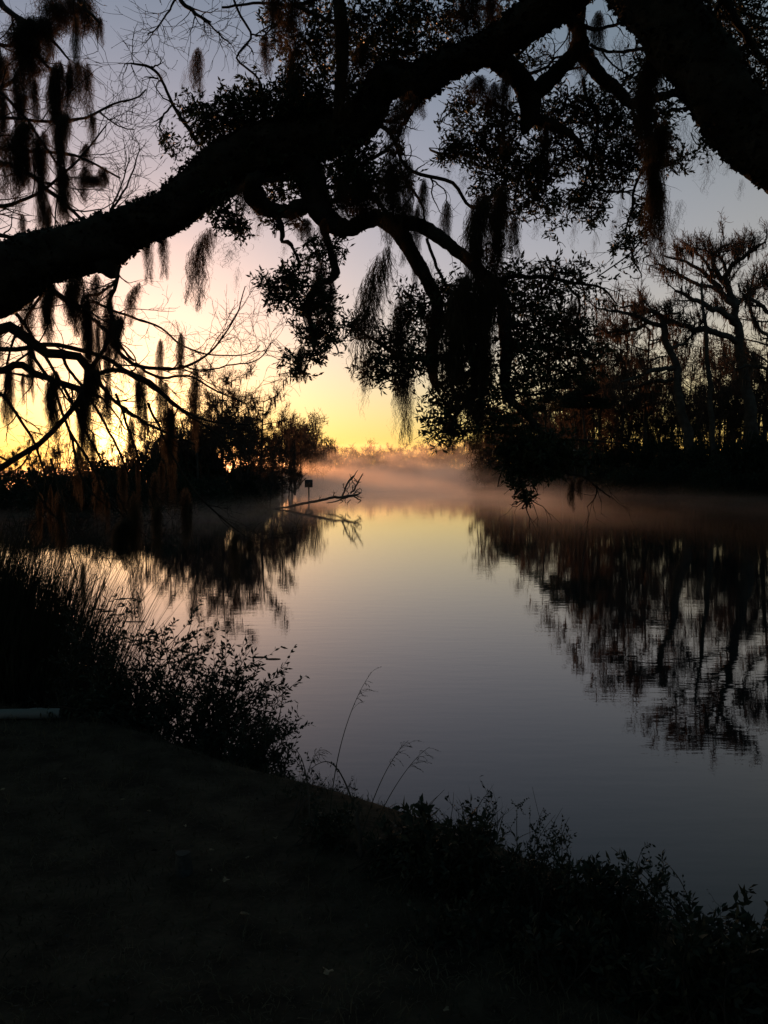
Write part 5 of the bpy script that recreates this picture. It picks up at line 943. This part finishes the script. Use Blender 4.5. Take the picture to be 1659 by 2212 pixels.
def rt_(box_, n, d, seed, dd=.3):
    r = np.random.default_rng(seed); x0, x1, y0, y1 = box_; return [(r.uniform(x0, x1), r.uniform(y0, y1), d + r.uniform(-dd, dd)) for _ in range(n)]
shrub('bank_shrub', 'twiggy narrow leaved shrub next to the reeds over the golden water', V(190, 1560, 6.2), rt_((125, 260, 1380, 1600), 34, 6.5, 1) + [(150, 1300, 6.7), (135, 1340, 6.7), (165, 1330, 6.7), (170, 1380, 6.6)], 230, ll=.045, lw=.011, twn=6)
shrub('bank_shrub', 'leafy shrub with raised sprays silhouetted on the golden water', V(300, 1580, 6.3), rt_((200, 440, 1390, 1640), 60, 6.3, 2) + [(215, 1345, 6.4), (235, 1335, 6.4), (255, 1350, 6.3), (290, 1328, 6.3), (300, 1350, 6.3), (345, 1352, 6.3), (320, 1370, 6.3), (415, 1340, 6.3), (425, 1360, 6.3), (400, 1355, 6.3), (380, 1375, 6.3)], 231, ll=.05, lw=.016, twn=7)
shrub('bank_shrub', 'rounded leafy shrub against the grey water at the bank corner', V(430, 1620, 6.0), rt_((340, 570, 1450, 1690), 60, 6.0, 3) + [(480, 1420, 6.1), (505, 1400, 6.1), (540, 1405, 6.0), (520, 1420, 6.0), (560, 1440, 6.0), (600, 1460, 6.0), (610, 1500, 6.0), (590, 1470, 6.0), (545, 1430, 6.0)], 232, ll=.048, lw=.017, twn=6)
shrub('bank_shrub', 'drooping vine covered shrub spilling down the bank edge', V(540, 1660, 5.4), rt_((500, 625, 1540, 1720), 40, 5.5, 4) + [(612, 1490, 5.5), (600, 1520, 5.5), (630, 1570, 5.5), (618, 1590, 5.5), (622, 1640, 5.4), (610, 1700, 5.3)], 233, ll=.035, lw=.013, twn=6, tw=.2)
shrub('bank_shrub', 'low leafy growth below the golden reflection at the foot of the reeds', V(120, 1590, 6.2), rt_((60, 330, 1530, 1620), 36, 6.1, 5), 234, ll=.045, lw=.014, twn=5)
shrub('weed', 'bent thorny stems looping above the bank edge beside the tall seed grass', gpt(640, 1795), [(672, 1660, 5.0), (645, 1690, 5.0), (668, 1688, 4.9), (695, 1725, 4.8), (760, 1760, 4.7), (720, 1740, 4.7), (640, 1620, 5.1), (780, 1790, 4.5), (655, 1740, 4.9), (700, 1770, 4.8)], 235, ll=.025, lw=.012, rt=.005, twn=3, tw=.12, cat='weed')
for i, (bx_, by_, bb, nn, lb, ll_) in enumerate([(720, 1835, (660, 790, 1760, 1830), 22, 'tangle of small leaves around the dark broken stick', .03), (830, 1880, (770, 900, 1790, 1880), 22, 'low leafy weeds between the broken stick and the upright sprig', .035), (905, 1900, (870, 930, 1735, 1850), 9, 'upright sprig with broad leaves against the grey water', .055),
                                            (1010, 1930, (950, 1050, 1780, 1890), 34, 'pointed leafy sapling mound at the middle of the bank edge', .04), (930, 1950, (880, 1000, 1850, 1930), 20, 'dark leaves spilling over the bank under the sapling mound', .035), (1090, 1960, (1040, 1160, 1850, 1940), 20, 'sprawling weeds beside the sapling mound', .03),
                                            (1170, 1990, (1120, 1230, 1800, 1960), 22, 'thin stemmed weeds with small round seed clusters', .022), (1290, 2020, (1220, 1390, 1860, 2000), 40, 'dark bushy weeds leaning out over the dim water', .04), (1390, 2060, (1330, 1440, 1860, 2020), 14, 'arching dark stems at the outer end of the weedy edge', .03),
                                            (1250, 2110, (1150, 1400, 2000, 2100), 34, 'matted leafy weeds low on the dark bank', .04), (1520, 2240, (1460, 1600, 1970, 2180), 30, 'leafy weeds rising in the bottom corner beside the dim water', .045), (1620, 2250, (1570, 1680, 1950, 2200), 30, 'dark sprays at the very corner of the bank', .045), (1400, 2200, (1300, 1500, 2090, 2200), 26, 'black leafy tangle along the bottom of the bank', .04),
                                            (1000, 2060, (900, 1120, 1960, 2060), 26, 'short weeds climbing the bank below the sapling', .035)]):
    c = gpt(bx_, by_); d = c[1] + .12
    shrub('weed', lb, c, rt_(bb, nn, d, 40 + i, .18), 240 + i, ll=ll_, lw=ll_ * .38, rt=.0035, twn=4, tw=.10, cat='weed')
shrub('weed', 'tall fine weed stems with tiny seeds standing over the dim water', gpt(1165, 1985), [(1120, 1735, 3.7), (1150, 1700, 3.7), (1145, 1760, 3.7), (1175, 1745, 3.7), (1200, 1760, 3.7), (1215, 1745, 3.7), (1100, 1785, 3.7), (1230, 1765, 3.7), (1160, 1800, 3.7)], 260, ll=.009, lw=.008, rt=.0022, twn=4, tw=.09, cat='weed')
shrub('weed', 'lone forked stem with dark seed balls leaning toward the open water', gpt(925, 1890), [(960, 1706, 4.4), (945, 1720, 4.4), (905, 1720, 4.4), (980, 1712, 4.4)], 261, ll=.012, lw=.010, rt=.003, twn=2, tw=.08, cat='weed')
shrub('weed', 'curling bare stems silhouetted on the dim water at the end of the weeds', gpt(1370, 2050), [(1350, 1850, 3.4), (1385, 1840, 3.4), (1430, 1855, 3.4), (1445, 1900, 3.4), (1320, 1830, 3.4), (1455, 1950, 3.4)], 262, ll=.02, lw=.008, rt=.003, twn=3, tw=.10, cat='weed')
# tall seed grass
def seedgrass(base, tip, d, label, seed, bend):
    b = gpt(*base); r = empty('seed_grass', b, label, 'grass stem'); rg = np.random.default_rng(seed); T_ = V(*tip, d); t = np.linspace(0, 1, 22)[:, None]
    P = b * (1 - t) + T_ * t + np.array([bend, 0, 0]) * np.sin(np.pi * t) - np.array([0, 0, .05]) * t ** 6
    g = G(); tubes(g, P[None], np.linspace(.0030, .0011, 22)[None], 4); put('stem', g, M_reed, r)
    S, D, r_, ft, par = spawn(P[None, 14:], np.full((1, 8), .001), 16, .1, .98, 26, 8, rg=rg); Q, _ = grow(S, D + [.15, 0, -.1], rg.uniform(.04, .12, len(S)), np.ones(len(S)), 6, .1, (.03, 0, -.12), rg=rg)
    g = G(); tubes(g, Q, np.full(Q.shape[:2], .0008), 3); A = Q[:, 3:].reshape(-1, 3); leaves(g, A, np.gradient(Q, axis=1)[:, 3:].reshape(-1, 3) + [0, 0, -.002], .016, .0045, rg=rg); put('seed_head', g, M_reed, r)
seedgrass((708, 1810), (797, 1440), 4.9, 'tallest grass stem with a nodding seed head alone against the water', 1, -.045)
seedgrass((770, 1850), (882, 1578), 4.5, 'shorter seed grass stem leaning beside its taller twin', 2, -.03)
seedgrass((780, 1855), (928, 1592), 4.5, 'seed grass stem leaning farthest toward open water', 3, -.03)
seedgrass((640, 1800), (690, 1600), 4.9, 'faint short grass stem rising by the bank shrub', 4, -.02)
# broken stick, little stump, pipe
g = G(); b = gpt(778, 1850); P, Rr = trace([(780, 1850, b[1], 7), (776, 1800, b[1], 7), (772, 1768, b[1], 6), (776, 1745, b[1], 3.4), (775, 1730, b[1], 1.4)], 20, .25); P[0, 2] = b[2] - .05; tubes(g, P, Rr, 7)
tag(put('broken_stick', g, M_wood), 'dark broken stick standing upright at the bank edge among weeds', 'stick')
b = gpt(398, 1888); st = empty('tree_stump', b, 'small cut grey stump standing in the dark grass of the bank', 'stump'); g = G(); P = b + np.stack([np.linspace(0, -.006, 8), np.zeros(8), np.linspace(-.03, .085, 8)], 1)
a = np.linspace(0, 2 * np.pi, 14, endpoint=False); Rr = .030 * (1 + .12 * np.sin(a * 3) + .1 * np.sin(a * 7)); v = P[:, None] + np.stack([np.cos(a) * Rr, np.sin(a) * Rr, a * 0], 1)[None] * np.linspace(1.25, .95, 8)[:, None, None]
i = np.arange(7)[:, None] * 14; j = np.arange(14)[None]; g.add(v, np.stack([i + j, i + (j + 1) % 14, i + 14 + (j + 1) % 14, i + 14 + j], -1).reshape(-1, 4)); M_st = mat('stump_wood', (.035, .032, .03), .9, .3, 30, .6, 60, spec=.1); put('trunk', g, M_st, st, True)
g = G(); g.add(np.vstack([v[-1], P[-1:] + [0, 0, .002]]), None, [[14, q_, (q_ + 1) % 14] for q_ in range(14)]); put('cut_face', g, mat('cut_wood', (.045, .04, .036), .9, .2, 50, spec=.1), st)
a_, b_ = gpt(130, 1552), gpt(-160, 1556); u = nrm(b_ - a_); b_ = a_ + u * 3.0; q_ = a_ + np.linspace(0, 1, 20)[:, None] * (b_ - a_); a_[2] = b_[2] = float(ground_z(q_[:, 0], q_[:, 1]).max()) + .028
pp = empty('plastic_pipe', a_ - [0, 0, .035], 'pale grey plastic pipe lying on the bank below the reeds', 'pipe'); t = np.linspace(0, 1, 14)[:, None]; P = a_ * (1 - t) + b_ * t
g = G(); Pin = P[::-1]; tubes(g, np.vstack([P, Pin])[None], np.r_[np.full(14, .032), np.full(14, .027)][None], 20); put('tube', g, M_pipe, pp, True)
g = G(); tubes(g, (P[0] + u * np.linspace(.10, .19, 5)[:, None])[None], np.array([.034, .037, .037, .037, .034])[None], 20); put('coupling', g, M_pipe, pp, True)

# ragged tufts breaking the lip of the bank
TUFT = []
for i in range(4):
    rg = np.random.default_rng(400 + i); n = 70; S = rg.normal(size=(n, 3)) * [.05, .05, 0]; P, _ = grow(S, rg.normal(size=(n, 3)) * .45 + [0, 0, 1], rg.uniform(.08, .30, n), np.ones(n), 7, .14, (0, 0, -.06), rg=rg)
    th = rg.uniform(0, np.pi, n); g = G(); ribbons(g, P, np.interp(np.linspace(0, 1, 7), [0, .3, 1], [.8, 1, .1])[None] * .0028 * rg.uniform(.5, 1.4, (n, 1)), np.stack([np.cos(th), np.sin(th), th * 0], 1)); mb = g.mesh('blades', M_reed)
    S = rg.normal(size=(9, 3)) * [.04, .04, 0]; P, Rr = grow(S, rg.normal(size=(9, 3)) * .5 + [0, 0, 1], rg.uniform(.12, .34, 9), np.full(9, .0022), 9, .22, rg=rg); g = G(); tubes(g, P, Rr, 4)
    S2, D2, r2, f2, p2 = spawn(P, Rr, 4, .3, 1, 45, 15, rg=rg); Q, Q2 = grow(S2, D2, rg.uniform(.03, .09, len(S2)), np.full(len(S2), .0012), 4, .2, rg=rg); tubes(g, Q, Q2, 3); A = Q.reshape(-1, 3)
    leaves(g, A, rg.normal(size=A.shape) + [0, 0, .3], rg.uniform(.010, .034, len(A)), rg.uniform(.005, .015, len(A)), rg=rg); TUFT.append((mb, g.mesh('stems', M_shrub)))
rg = np.random.default_rng(420); c_ = 0
for q_ in range(4000):
    x, y = rg.uniform(-2.4, 1.9), rg.uniform(2.2, 6.8); d_ = float(river_dist(np.array([x]), np.array([y]))[0])
    if not (.25 < d_ < 1.25) or abs(x) > y * .46 or rg.uniform() > .55: continue
    c_ += 1
    if c_ > 90: break
    r = empty('weed_tuft', (x, y, float(ground_z(x, y)) - .01), 'small ragged tuft of grass and weeds on the lip of the near bank', 'weed', 'ragged tufts along the bank lip'); k_ = rg.uniform(.5, 1.15); r.scale = (k_, k_, k_ * rg.uniform(.7, 1.2)); r.rotation_euler[2] = rg.uniform(0, 6.28)
    for me, nm in zip(TUFT[c_ % 4], ('blades', 'stems')):
        o = bpy.data.objects.new(nm, me); sc.collection.objects.link(o); o.parent = r
